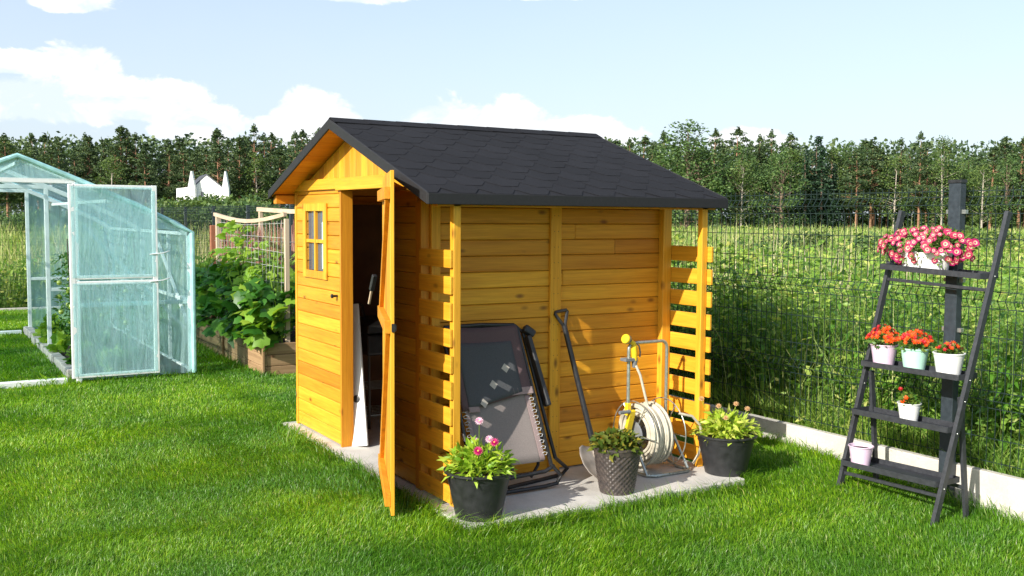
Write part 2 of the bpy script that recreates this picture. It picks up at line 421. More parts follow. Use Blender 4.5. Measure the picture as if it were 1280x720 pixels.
# ------------------------------------------------------------------ light and sky
SUN = Vector((.235, -.80, .45)).normalized()
sl = bpy.data.lights.new('sun', 'SUN'); sl.energy = 4.5; sl.angle = rad(.5); sl.color = (1, .94, .84)
so = bpy.data.objects.new('sun', sl); COL.objects.link(so); so.rotation_euler = SUN.to_track_quat('Z', 'Y').to_euler()
w = bpy.data.worlds.new('World'); S.world = w; w.use_nodes = True; nt = w.node_tree; nt.nodes.clear(); L = nt.links
bg = N(nt, 'ShaderNodeBackground'); wo = N(nt, 'ShaderNodeOutputWorld'); L.new(bg.outputs[0], wo.inputs[0]); bg.inputs[1].default_value = .13
sky = N(nt, 'ShaderNodeTexSky', sky_type='NISHITA'); sky.sun_disc = False
sky.sun_elevation = math.asin(SUN.z); sky.sun_rotation = math.atan2(SUN.x, SUN.y); sky.dust_density = 1.5; sky.air_density = 1.0; sky.ozone_density = 1.0
tc = N(nt, 'ShaderNodeTexCoord'); sx = N(nt, 'ShaderNodeSeparateXYZ'); L.new(tc.outputs['Generated'], sx.inputs[0])
def mth(op, a, b=None, c=None, clamp=False):
    n = N(nt, 'ShaderNodeMath', operation=op); n.use_clamp = clamp
    for i, v in enumerate((a, b, c)):
        if v is None: continue
        if isinstance(v, (int, float)): n.inputs[i].default_value = v
        else: L.new(v, n.inputs[i])
    return n.outputs[0]
AZ = mth('MULTIPLY', mth('ARCTAN2', sx.outputs[1], sx.outputs[0]), 180 / math.pi)
EL = mth('MULTIPLY', mth('ARCSINE', sx.outputs[2]), 180 / math.pi)
mpw = N(nt, 'ShaderNodeMapping'); mpw.inputs['Scale'].default_value = (1, 1, 1.7); L.new(tc.outputs['Generated'], mpw.inputs[0])
nz = noise(nt, 16, 9, mpw.outputs[0], .62); nz.inputs['Distortion'].default_value = .3
nz2 = noise(nt, 5, 5, mpw.outputs[0], .55)
PUFFS = [(175.6, 7.5, 2.4, .75), (172.2, 7.6, 1.9, 1.3), (172.4, 10.9, 2.0, .9), (174.0, 5.6, 5.0, 1.7), (168.7, 5.7, 2.8, 1.3), (166.2, 4.6, 2.6, 1.2),
         (160.0, 5.2, 2.6, 1.9), (162.6, 4.4, 2.4, 1.2), (152.6, 5.1, 3.0, 1.7), (149.3, 5.0, 3.2, 1.7), (144.4, 4.6, 2.6, 1.1), (157.8, 12.2, 3.2, .8), (147.0, 12.6, 5.0, .7), (135.3, 4.2, 2.2, .7),
         (120, 14, 6, 2), (190, 9, 6, 3), (205, 7, 5, 2), (215, 15, 8, 3), (95, 7, 6, 2.2), (70, 10, 8, 3), (20, 9, 9, 3), (-40, 14, 10, 4), (-110, 10, 9, 3), (-150, 12, 8, 3)]
mask = None
for a, e, sa, se in PUFFS:
    dx = mth('DIVIDE', mth('SUBTRACT', AZ, a), sa); dy = mth('DIVIDE', mth('SUBTRACT', EL, e), se)
    dy = mth('MAXIMUM', dy, mth('MULTIPLY', dy, -1.7))
    q = mth('SQRT', mth('ADD', mth('MULTIPLY', dx, dx), mth('MULTIPLY', dy, dy)))
    v = mth('SUBTRACT', 1.0, q); mask = v if mask is None else mth('MAXIMUM', mask, v)
mk = mth('ADD', mth('ADD', mask, .22), mth('MULTIPLY', mth('SUBTRACT', nz.outputs[0], .5), 2.2))
mr = N(nt, 'ShaderNodeMapRange', interpolation_type='SMOOTHSTEP'); L.new(mk, mr.inputs[0]); mr.inputs[1].default_value = .04; mr.inputs[2].default_value = .32
# underside of the clouds a little greyer
shade = ramp(nt, [(.40, (4.2, 4.75, 5.35)), (.55, (5.5, 5.6, 5.7))], nz.outputs[0])
veil = N(nt, 'ShaderNodeMapRange', interpolation_type='SMOOTHSTEP'); L.new(EL, veil.inputs[0]); veil.inputs[1].default_value = 30; veil.inputs[2].default_value = -3
veil.inputs[3].default_value = .30; veil.inputs[4].default_value = .72
vl = mth('MULTIPLY', veil.outputs[0], mth('ADD', .75, mth('MULTIPLY', nz2.outputs[0], .5)))
skyc = mixc(nt, sky.outputs[0], (3.8, 4.35, 5.1), vl)
fin = mixc(nt, skyc, shade.outputs[0], mr.outputs[0])
L.new(fin, bg.inputs[0])

S.view_settings.view_transform = 'Standard'; S.view_settings.look = 'None'; S.view_settings.gamma = 1; S.view_settings.exposure = .68
S.render.engine = 'CYCLES'
S.cycles.transparent_max_bounces = 24; S.cycles.max_bounces = 8

# ------------------------------------------------------------------ ground
def lawn_z(x, y):
    t = np.clip((np.asarray(x, float) - 2.7) / 1.6, 0, 1.4); f = np.clip((np.asarray(y, float) + .5) / 2.0, 0, 1)
    return -.022 - .12 * t * f
def make_ground():
    xs = np.unique(np.concatenate([np.linspace(-1500, -30, 12), np.linspace(-30, 9, 79), np.linspace(9, 1500, 12)]))
    ys = np.unique(np.concatenate([np.linspace(-1500, -10, 12), np.linspace(-10, 9, 39), np.linspace(9, 1500, 12)]))
    X, Y = np.meshgrid(xs, ys, indexing='ij'); Z = lawn_z(X, Y)
    mb = MB(); mb.v = [tuple(p) for p in np.stack([X.ravel(), Y.ravel(), Z.ravel()], 1)]
    ny = len(ys)
    for i in range(len(xs) - 1):
        for j in range(ny - 1):
            mb.f.append((i * ny + j, (i + 1) * ny + j, (i + 1) * ny + j + 1, i * ny + j + 1)); mb.m.append(0)
    o = mb.build('ground', M['ground']); tag(o, None, kind='structure')
make_ground()

VF = 2.91; XF = -11.36
mb = MB(); mb.box(-.08, 2.96, -.10, 1.86, -.2, 0.0)
o = mb.build('concrete_base', M['slab'], None, .008, seg=2); tag(o, 'pale concrete slab under the wooden shed and its pots', 'slab', kind='structure')

def in_frustum(P, pad=1.12):
    q = P - CAM; z = q @ dv; x = (q @ rv) * FPX / np.maximum(z, .01); y = (q @ uv) * FPX / np.maximum(z, .01)
    return (z > .5) & (np.abs(x) < 640 * pad + 20) & (np.abs(y) < 360 * pad + 30)

def vnoise(x, y, s, seed=0):
    """cheap value noise"""
    x = x * s + seed * 17.3; y = y * s + seed * 9.1
    xi = np.floor(x).astype(int); yi = np.floor(y).astype(int); fx = x - xi; fy = y - yi
    fx = fx * fx * (3 - 2 * fx); fy = fy * fy * (3 - 2 * fy)
    def h(a, b): return np.modf(np.abs(np.sin(a * 127.1 + b * 311.7 + seed) * 43758.5453))[0]
    return (h(xi, yi) * (1 - fx) + h(xi + 1, yi) * fx) * (1 - fy) + (h(xi, yi + 1) * (1 - fx) + h(xi + 1, yi + 1) * fx) * fy

def lawn():
    tot = 2600000
    x = rng.uniform(-11.3, 6.5, tot); y = rng.uniform(-7, 2.85, tot)
    z = lawn_z(x, y); P = np.stack([x, y, z], 1)
    d = np.linalg.norm(P - CAM, axis=1)
    keep = in_frustum(P) & (rng.random(tot) < np.clip((5.2 / d) ** 1.75, 0, 1))
    keep &= ~((x > -.06) & (x < 2.95) & (y > -.09) & (y < 1.85))
    keep &= ~((x > -7.5) & (x < -3.0) & (y > -1.22) & (y < -.12))
    keep &= ~((x > -5.65) & (x < -2.5) & (y > .50) & (y < 2.2))
    x, y, z, d, P = x[keep], y[keep], z[keep], d[keep], P[keep]; n = len(x)
    pt = vnoise(x, y, .9, 1) * .6 + vnoise(x, y, 2.6, 2) * .4; cl = vnoise(x, y, 7, 3)
    H = rng.uniform(.020, .042, n) * (.75 + .7 * pt) * (.8 + .4 * cl)
    # longer unmown fringe against slab, plinth, beds and greenhouse
    edge = np.minimum.reduce([np.abs(y + .10) + 10 * ((x < -.2) | (x > 3.1)), np.abs(x - 2.97) + 10 * ((y < -.2) | (y > 2)), np.abs(y - 2.86), np.abs(x + 3.0) + 10 * ((y < -2.6) | (y > .1)), np.abs(y + .10) + 10 * ((x > -2.9) | (x < -7.6)), np.abs(y - .5) + 10 * (x > -2.4)])
    fr = (edge < .13) & (rng.random(n) < .65) & (cl > .25); H = np.where(fr, H * rng.uniform(1.3, 3.0, n), H)
    tall = rng.random(n) < .006; H = np.where(tall, H * 2, H)
    W = rng.uniform(.0026, .0046, n) * np.clip(d / 5.5, 1, 3)
    lean = np.where(fr, rng.uniform(.4, 1.3, n), rng.uniform(.15, .95, n)); az = rng.uniform(0, 2 * np.pi, n) * .6 + vnoise(x, y, 1.4, 5) * 9
    o = blades('lawn_grass', P - np.array([0, 0, .004]), H, W, lean, az, M['grass']); tag(o, 'mown bright green lawn around the shed', 'grass', kind='stuff'); print('lawn blades', n)
lawn()

# ------------------------------------------------------------------ field behind the fence
def field():
    def polar(n, r0_, r1_, a=.60):
        r = np.exp(rng.uniform(math.log(r0_), math.log(r1_), n)); th = rng.uniform(-a, a, n)
        p = CAM[:2] + r[:, None] * (np.cos(th)[:, None] * F2 + np.sin(th)[:, None] * R2)
        k = ((p[:, 1] > VF + .12) | (p[:, 0] < XF - .2)); return p[k], r[k]
    # leafy weeds: stems carrying leaves
    p, r = polar(31000, 4.5, 110)
    n = len(p); hh = (.55 + .62 * vnoise(p[:, 0], p[:, 1], .45, 4)) * rng.uniform(.7, 1.15, n)
    hh = np.where(p[:, 1] < VF + .5, hh * rng.uniform(.5, 1.0, n), hh)
    hh = np.where(p[:, 0] < XF, hh * .85, hh)
    near_shed = (np.abs(p[:, 0] - .8) < 1.3) & (p[:, 1] > VF) & (p[:, 1] < 4.6); hh = np.where(near_shed, rng.uniform(.9, 1.5, n), hh)
    k = 20; rep = np.repeat(np.arange(n), k); t = rng.uniform(.12, 1.0, n * k)
    sc = np.clip((r / 7.0) ** .72, .75, 6)[rep]
    spread = .10 * sc + .04
    az = rng.uniform(0, 2 * np.pi, n * k)
    P = np.stack([p[rep, 0] + np.cos(az) * spread * rng.random(n * k), p[rep, 1] + np.sin(az) * spread * rng.random(n * k), -.05 + hh[rep] * t], 1)
    P[:, 1] = np.where((P[:, 0] > XF) & (P[:, 1] < VF + .05), VF + .05, P[:, 1])
    D = np.stack([np.cos(az), np.sin(az), rng.uniform(-.6, 1.0, n * k)], 1); Nn = rdir(n * k, 1.0)
    Ln = rng.uniform(.03, .085, n * k) * sc ** .9; Wd = Ln * rng.uniform(.18, .60, n * k)
    nearm = r[rep] < 26
    o = leaves('weeds', P[nearm], D[nearm], Nn[nearm], Ln[nearm], Wd[nearm], M['weeds']); tag(o, 'dense leafy weeds growing behind the wire fence', 'weeds', kind='stuff')
    o = leaves('field_growth', P[~nearm], D[~nearm], Nn[~nearm], Ln[~nearm], Wd[~nearm], M['far_weeds']); tag(o, 'overgrown field stretching to the forest', 'field plants', kind='stuff')
    # grass stems between
    p, r = polar(125000, 4.5, 118); kp = (r > 16) | (rng.random(len(p)) < .42); p, r = p[kp], r[kp]; n = len(p)
    hv = vnoise(p[:, 0], p[:, 1], .3, 8)
    H = rng.uniform(.45, 1.12, n) * (.70 + .6 * hv); H = np.where(r > 30, H * rng.uniform(.9, 1.25, n), H)
    P = np.stack([p[:, 0], p[:, 1], np.full(n, -.05)], 1)
    fr_ = (r > 22) & (rng.random(n) < .45)
    of = blades('straw_grass', P[fr_], H[fr_] * 1.08, rng.uniform(.003, .006, fr_.sum()) * np.clip(r[fr_] / 6, .8, 14), rng.uniform(.05, .45, fr_.sum()), rng.uniform(0, 6.28, fr_.sum()), M['straw']); tag(of, 'pale dry grass in the far part of the field', 'dry grass', kind='stuff')
    P, H, r = P[~fr_], H[~fr_], r[~fr_]; n = len(r)
    o = blades('tall_grass', P, H, rng.uniform(.003, .006, n) * np.clip(r / 6, .8, 14), rng.uniform(.05, .45, n), rng.uniform(0, 6.28, n), M['tall_grass']); tag(o, 'tall yellow green grass among the weeds', 'tall grass', kind='stuff')
    # short undergrowth right behind the plinth
    n = 30000; x = rng.uniform(-4, 7, n); y = VF + .06 + rng.random(n) ** 1.5 * 1.2
    P = np.stack([x, y, np.full(n, -.05)], 1); q = in_frustum(P, 1.3)
    P = P[q]; n = len(P)
    o = blades('undergrowth', P, rng.uniform(.18, .5, n), rng.uniform(.004, .009, n), rng.uniform(.2, .8, n), rng.uniform(0, 6.28, n), M['weeds']); tag(o, 'low grass right behind the concrete plinth', 'undergrowth', kind='stuff')
    # pale reeds: patch beyond the shed roof edge and a stand behind the greenhouse
    n = 420; x = np.concatenate([rng.normal(-.6, 1.0, 120), rng.normal(-13.5, 1.2, 300)]); y = np.concatenate([rng.normal(5.8, .7, 120), rng.uniform(-.4, 3.4, 300)])
    P = np.stack([x, y, np.full(n, -.05)], 1); H = np.concatenate([rng.uniform(1.2, 1.85, 120), rng.uniform(.9, 1.75, 300)])
    o = blades('dry_reeds', P, H, rng.uniform(.008, .02, n), rng.uniform(.03, .22, n), rng.uniform(0, 6.28, n), M['reed']); tag(o, 'dry straw coloured reeds standing in the field', 'reeds', kind='stuff')
field()

# individual tall weeds just behind the fence
def tall_weed(h, n, Ls, mat, flower_mat=None):
    t = thing('tall_weed', (0, 0, 0), 'tall leafy weed standing close behind the wire fence', 'weed plant', 'tall weeds behind the fence')
    nst = 7; P = []; D = []; Nn = []; Ls_ = []; mb = MB()
    for s_ in range(nst):
        a = rng.uniform(0, 6.28); lean = rng.uniform(.05, .30); hh = h * rng.uniform(.7, 1.1); b = rng.uniform(0, .14)
        f = lambda q: np.array([math.cos(a) * (b + lean * q * q), math.sin(a) * (b + lean * q * q), hh * q])
        mb.tube([f(0), f(.35), f(.7), f(1)], [.006, .005, .004, .002], 5)
        for k in range(n // nst):
            q = .12 + .88 * k / (n // nst); aa = k * 2.4 + rng.normal(0, .3); P.append(f(q)); D.append((math.cos(aa), math.sin(aa), rng.uniform(-.35, .5))); Nn.append((math.cos(aa) * -.3, math.sin(aa) * -.3, 1)); Ls_.append(Ls * (1.25 - .75 * q) * rng.uniform(.7, 1.2))
    mb.build('stems', M['weeds'], t); Ls_ = np.array(Ls_)
    leaves('leaves', np.array(P), np.array(D), np.array(Nn), Ls_, Ls_ * rng.uniform(.32, .52, len(Ls_)), mat, t, droop=.35)
    return t
WP_ = [tall_weed(1.35, 260, .17, M['weed_broad']), tall_weed(1.15, 320, .135, M['weed_broad']), tall_weed(1.5, 280, .15, M['weed_broad'])]
WK_ = [[c for c in bpy.data.objects if c.parent == p] for p in WP_]
spots_ = [(x_, VF + .28 + rng.uniform(0, .25), rng.uniform(.75, 1.08)) for x_ in np.arange(-.4, 1.7, .3)]
spots_ += [(rng.uniform(-.5, 6.5), VF + rng.uniform(.35, 3.6), rng.uniform(.6, .95)) for _ in range(85)]
spots_ += [(rng.uniform(-.4, 6.2), VF + rng.uniform(.22, 1.0), rng.uniform(.45, .85)) for _ in range(60)]
spots_ += [(XF - rng.uniform(.5, 3.5), rng.uniform(-4, 2.6), rng.uniform(.5, .85)) for _ in range(22)]
for k_, (x_, y_, s_) in enumerate(spots_):
    i_ = k_ % 3
    if k_ < 3: WP_[i_].location = (x_, y_, -.06); WP_[i_].scale = (s_,) * 3
    else: dup_fast(WP_[i_], WK_[i_], (x_, y_, -.06), rng.uniform(0, 6.28), (s_,) * 3)

# ------------------------------------------------------------------ wire fence
def panel_mb(ln=2.5):
    mb = MB(); z0, z1 = .16, 1.78; bends = [(1.70, .035), (1.14, .03), (.55, .03)]
    def line():
        pts = [(0, z0)]
        for b, dpt in reversed(bends): pts += [(0, b - .05), (dpt, b), (0, b + .05)]
        pts.append((0, z1 + .03)); return pts
    pr = line()
    nx = int(ln / .05)
    for i in range(nx):
        x = .025 + i * .05
        mb.tube([(x, -d, z) for d, z in pr], .0025, 4, caps=False)
    hz = [z0 + .02, .32, .50, .60, .72, .92, 1.09, 1.19, 1.34, 1.50, 1.65, 1.75, 1.785]
    for z in hz: mb.tube([(0.0, 0, z), (ln, 0, z)], .0033, 4, caps=False)
    for b, dpt in bends: mb.tube([(0.0, -dpt, b), (ln, -dpt, b)], .003, 4, caps=False)
    return mb
PANEL = panel_mb().build('mesh_panel', M['fence']); PANEL_ME = PANEL.data; bpy.data.objects.remove(PANEL)
def fence_thing(name, origin, ang, n, label, post_xs, plinth_h):
    t = thing(name, origin, label, 'fence'); t.rotation_euler = (0, 0, ang)
    for i in range(n):
        p = bpy.data.objects.new('mesh_panel', PANEL_ME); COL.objects.link(p); p.parent = t; p.location = (i * 2.5, 0, 0)
    for i, x in enumerate(post_xs):
        mb = MB(); big = (i == 0)
        mb.box(x - .03, x + .03, -.055 if False else .0, .055, -.2, 1.80)
        mb.box(x - .032, x + .032, -.002, .057, 1.80, 1.812)
        me = mb; me.v = [(a + origin[0], b + origin[1], c + origin[2]) for a, b, c in me.v]
        me.build('fence_post', M['post'], t, .002)
        mb = MB()
        for z in (1.68, 1.12, .55): mb.box(x - .05, x + .05, -.012, .0, z - .012, z + .012)
        mb.v = [(a + origin[0], b + origin[1], c + origin[2]) for a, b, c in mb.v]; mb.split('clamp', M['steel'], t)
    mb = MB()
    for i in range(n): mb.box(i * 2.5 + .002, i * 2.5 + 2.496, -.035, .02, -.35, plinth_h)
    mb.v = [(a + origin[0], b + origin[1], c + origin[2]) for a, b, c in mb.v]; mb.build('concrete_plinth', M['plinth'], t, .006, seg=2)
    return t
fence_thing('wire_fence', (3.70 - 2.5 * 12, VF, 0), 0, 14, 'dark green wire mesh fence on pale concrete plinth, running behind the plant stand', [2.5 * k for k in range(0, 11)] + [27.0, 32.5], .125)
fence_thing('wire_fence', (XF, VF, 0), -math.pi / 2, 6, 'dark wire mesh fence across the far end, seen behind and through the greenhouse', [2.5 * k for k in range(1, 7)], .02)
# heavier square post behind the plant stand
t = thing('gate_post', (3.66, VF - .0, -.2), 'thick anthracite square post standing behind the plant stand', 'post')
mb = MB(); mb.box(3.625, 3.705, VF - .095, VF - .04, -.2, 1.83); mb.build('post_tube', M['post'], t, .003)
mb = MB(); mb.box(3.621, 3.709, VF - .099, VF - .036, 1.83, 1.85); mb.build('cap', M['black_plastic'], t, .002)
mb = MB()
for z in (1.66, 1.25, .95): mb.box(3.60, 3.625, VF - .075, VF - .05, z - .012, z + .012); mb.box(3.705, 3.73, VF - .075, VF - .05, z - .012, z + .012)
mb.split('bracket', M['steel'], t)

# ------------------------------------------------------------------ shed
W_, D_, UR = 2.60, 1.84, 1.215
HR, HEr, HEl = 2.236, 1.737, 1.80
EXr, EXl, OV, OVB = 2.654, -.067, .176, .095
def roof_z(x):     # top surface
    return HR - (x - UR) * (HR - HEr) / (EXr - UR) if x >= UR else HR - (UR - x) * (HR - HEl) / (UR - EXl)
WALLX = 2.2
SHED = thing('garden_shed', (1.2, .9, 0), 'yellow stained wooden garden shed with black shingle roof and open door', 'shed')
def rows(z0, z1, p=.0975):
    z = z0
    while z < z1 - .02: yield z, min(z + p, z1); z += p
g = .0013
mb = MB(); mbr = MB()
OPN0, OPN1 = .925, 1.72
zt = 1.80
for a, b in rows(0.01, zt):
    if b > 1.215 and a < 1.645:
        segs = [(.032, .262), (.632, OPN0)]
    else: segs = [(.032, OPN0)]
    for x0, x1 in segs: mb.box(x0, x1, 0, .02, a + g, b - g)
    mbr.box(OPN1, 2.13, 0, .02, a + g, b - g)
mb.build('front_wall', MW[0], SHED, .005); mbr.build('front_wall', MW[0], SHED, .005)

mb = MB()
for a, b in rows(0.01, 1.70):
    x = [0.045]; cut = rng.uniform(.25, .8) if rng.random() < .35 else None
    y0, y1 = .022, 1.80
    if cut: c_ = y0 + cut * (y1 - y0); mb.box(WALLX - .02, WALLX, y0, c_ - .0004, a + g, b - g); mb.box(WALLX - .02, WALLX, c_ + .0004, y1, a + g, b - g)
    else: mb.box(WALLX - .02, WALLX, y0, y1, a + g, b - g)
mb.build('side_wall', MW[1], SHED, .005)
mb = MB()
for a, b in rows(0.01, 1.72): mb.box(0, .02, .02, 1.80, a + g, b - g)
mb.build('side_wall', MW[1], SHED, .0035)
mb = MB()
for a, b in rows(0.01, 1.80): mb.box(.02, WALLX - .02, 1.80, 1.82, a + g, b - g)
mb.prism([(.0, 1.801, 1.80), (UR, 1.801, 2.19), (2.3, 1.801, 1.80)], (0, .018, 0))
mb.build('back_wall', MW[0], SHED, .003)
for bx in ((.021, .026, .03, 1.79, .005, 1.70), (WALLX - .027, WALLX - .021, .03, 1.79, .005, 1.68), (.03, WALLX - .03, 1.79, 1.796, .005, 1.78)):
    mb = MB(); mb.box(*bx); mb.build('shade_panel', M['shade_panel'], SHED)  # added sheets: darken the interior and stop light through the board gaps
# gable: vertical boards
mb = MB(); x = .02
while x < 2.5:
    x1 = min(x + .098, 2.52)
    def top(q): return roof_z(q) - .052
    za, zb = top(x), top(x1)
    zl = 1.80
    if za > zl + .005 and zb > zl + .005:
        pts = [(x + g, 0.003, zl), (x1 - g, 0.003, zl), (x1 - g, 0.003, zb)]
        if x < UR < x1: pts.append((UR, .003, top(UR)))
        pts.append((x + g, 0.003, za)); mb.prism(pts, (0, .018, 0))
    x = x1
mb.build('gable', MW[2], SHED, .003)
# trims
mb = MB(); mb.box(.0, .032, -.006, .04, 0, 1.79); mb.build('corner_board', MW[2], SHED, .003)
mb = MB(); mb.box(2.13, WALLX + .004, -.006, .05, 0, 1.70); mb.build('corner_board', MWO[2], SHED, .003)
mb = MB(); mb.box(-.03, .90, -.022, -.001, 1.795, 1.872); mb.build('trim_board', MW[0], SHED, .003)
mb = MB(); mb.box(OPN0 - .03, 2.16, -.024, -.002, 1.785, 1.868); mb.build('door_header', MW[0], SHED, .003)
mb = MB(); mb.box(-.064, -.002, -.15, 1.9, 1.70, 1.765); mb.build('wall_plate', MWO[1], SHED, .003)
mb = MB(); mb.box(2.54, 2.60, -.10, 1.90, 1.665, 1.715); mb.build('wall_plate', MWO[1], SHED, .003)
mb = MB(); mb.box(OPN0 - .002, OPN0 + .022, -.004, .085, 0, 1.785); mb.build('door_jamb', MWO[2], SHED, .002)
mb = MB(); mb.box(OPN1 - .022, OPN1 + .002, -.004, .085, 0, 1.785); mb.build('door_jamb', MWO[2], SHED, .002)
mb = MB(); mb.box(.25, 1.95, 1.1, 1.14, 1.62, 1.66); mb.build('cross_beam', MWO[0], SHED, .002)
mb = MB(); mb.box(WALLX, WALLX + .022, .885, .965, 0, 1.72); mb.build('wall_post', MW[2], SHED, .003)
mb = MB(); mb.box(WALLX, WALLX + .05, 1.765, 1.835, 0, 1.72); mb.build('wall_post', MW[2], SHED, .003)
mb = MB(); mb.box(WALLX, WALLX + .03, .05, .11, 0, 1.70); mb.build('wall_post', MW[2], SHED, .003)
# open lattices at both ends of the niche
for yp, ys, nm in ((.0, (-.019, -.001), 'front'), (1.79, (1.837, 1.855), 'rear')):
    mb = MB(); mb.box(2.555, 2.60, yp, yp + .045, 0, 1.70); mb.build('lattice_post', MW[2], SHED, .003)
    x1 = 2.598 if nm == 'front' else 2.635
    x0 = 2.205
    z = .02
    while z < 1.45:
        mb = MB(); j = rng.uniform(-.004, .004)
        mb.box(x0, x1 + j, ys[0], ys[1], z, z + .099); mb.build('lattice_slat', MW[0], SHED, .003)
        z += .1455
mb = MB()
for z in np.arange(.06, 1.66, .0975):
    for y in (.91, .94): mb.lathe((WALLX + .0222, y, z), [(.0028, 0), (.0001, .001)], 8, (1, 0, 0))
mb.build('nail_heads', M['nail'], SHED)
mb = MB()
for z in np.arange(.055, 1.45, .0975):
    for x in (.045, .885): mb.lathe((x, -.0003, z), [(.0026, 0), (.0001, .001)], 8, (0, -1, 0))
mb.build('nail_heads', M['nail'], SHED)
# window
mb = MB()
mb.box(.205, .262, -.016, -.001, 1.155, 1.70); mb.box(.632, .69, -.016, -.001, 1.155, 1.70)
mb.box(.2625, .6315, -.014, -.001, 1.645, 1.70); mb.box(.2625, .6315, -.014, -.001, 1.155, 1.212)
WIN = mb.build('window', MW[2], SHED, .002)
mb = MB(); mb.box(.434, .460, -.010, .012, 1.2125, 1.6445); mb.box(.2625, .4335, -.008, .010, 1.415, 1.440); mb.box(.4605, .6315, -.008, .010, 1.415, 1.440)
mb.split('muntin', MW[2], WIN, .001)
mb = MB(); mb.box(.262, .632, .012, .016, 1.212, 1.645); mb.build('pane', M['glass_dark'], WIN)
mb = MB()
for k in range(11):
    x = .545 + k * .008; mb.add([(x, .0105 - .003 * (k % 2), 1.23), (x + .008, .0105 - .003 * ((k + 1) % 2), 1.23), (x + .008, .0105 - .003 * ((k + 1) % 2), 1.56 + .004 * k), (x, .0105 - .003 * (k % 2), 1.56 + .004 * k)], [(0, 1, 2, 3)])
mb.build('curtain', M['curtain'], WIN, smooth=True)
mb = MB(); mb.tube([(.872, -.001, 1.055), (.872, -.03, 1.055)], .009, 10); mb.lathe((.872, -.03, 1.055), [(.004, 0), (.015, .004), (.015, .016), (.008, .02)], 14, (0, -1, 0)); mb.box(.852, .872, -.008, -.001, 1.05, 1.06)
mb.build('latch_knob', M['black_metal'], SHED, smooth=True)
# door
HB = Vector((OPN1, -.012, 0)); FE = Vector((2.62, -.362, 0)); T = (FE - HB); DL = T.length; T.normalize(); NI = Vector((T.y, -T.x, 0))
if NI.y > 0: NI = -NI
def dbox(mb, s0, s1, n0, n1, z0, z1):
    P = lambda s, n, z: HB + T * s + NI * n + Vector((0, 0, z))
    return mb.hexa([P(s0, n0, z0), P(s1, n0, z0), P(s1, n1, z0), P(s0, n1, z0), P(s0, n0, z1), P(s1, n0, z1), P(s1, n1, z1), P(s0, n1, z1)])
mb = MB(); nb = 9
for k in range(nb): dbox(mb, k * DL / nb + .0002, (k + 1) * DL / nb - .0002, 0, .020, .012, 1.85)
DOOR = mb.build('door', MW[2], SHED, .002)
mb = MB()
for z0, z1 in ((.06, .13), (.99, 1.06), (1.70, 1.765)): dbox(mb, .03, DL - .012, .0205, .052, z0, z1)
mb.split('batten', MWO[0], DOOR, .002)
mb = MB()
def dbr(z0, z1):
    P = lambda s, n, z: HB + T * s + NI * n + Vector((0, 0, z))
    a0, a1 = .05, DL - .06
    mb.hexa([P(a0, .0207, z0), P(a0 + .09, .0207, z0), P(a0 + .09, .044, z0), P(a0, .044, z0), P(a1 - .09, .0207, z1), P(a1, .0207, z1), P(a1, .044, z1), P(a1 - .09, .044, z1)])
dbr(.131, .989); dbr(1.061, 1.699)
mb.split('brace', MWO[2], DOOR, .002)
mb = MB(); dbox(mb, DL + .0005, DL + .014, -.004, .016, 1.00, 1.045); dbox(mb, DL - .03, DL + .012, -.010, -.0005, 1.005, 1.04); mb.build('latch', M['black_metal'], DOOR, .002)
mb = MB()
for z in (.2, 1.55): dbox(mb, -.012, .16, -.004, -.0005, z, z + .035)
mb.split('hinge', M['black_metal'], DOOR)

# roof
ROOF = None
mb = MB()
for (xa, xb) in ((EXl, UR), (UR, EXr)):
    n = 13
    for k in range(n):
        x0 = xa + (xb - xa) * k / n + .001; x1 = xa + (xb - xa) * (k + 1) / n - .001
        z0, z1 = roof_z(x0 + (0 if xb == UR else 0)) - .045, roof_z(x1) - .045
        mb.hexa([(x0, -OV + .012, z0), (x1, -OV + .012, z1), (x1, D_ + OVB - .012, z1), (x0, D_ + OVB - .012, z0),
                 (x0, -OV + .012, z0 + .018), (x1, -OV + .012, z1 + .018), (x1, D_ + OVB - .012, z1 + .018), (x0, D_ + OVB - .012, z0 + .018)])
ROOF = mb.build('roof', MWO[1], SHED)
# underlay + tabs
mb = MB()
y0, y1 = -OV, D_ + OVB
for (xa, xb) in ((EXl, UR), (UR, EXr)):
    za, zb = roof_z(xa) if xb == UR else HR, HR if xb == UR else roof_z(xb)
    mb.hexa([(xa, y0, za - .026), (xb, y0, zb - .026), (xb, y1, zb - .026), (xa, y1, za - .026), (xa, y0, za - .008), (xb, y0, zb - .008), (xb, y1, zb - .008), (xa, y1, za - .008)])
for ex_, sg2 in ((EXr, -1), (EXl, 1)):
    z_ = roof_z(ex_); x2 = ex_ + sg2 * .12; z2 = roof_z(x2)
    P_ = [(ex_, y0 - .001, z_ - .007), (x2, y0 - .001, z2 - .007), (x2, y1 + .001, z2 - .007), (ex_, y1 + .001, z_ - .007)]
    mb.hexa([(a_, b_, c_) for a_, b_, c_ in P_] + [(a_, b_, c_ + .0035) for a_, b_, c_ in P_])
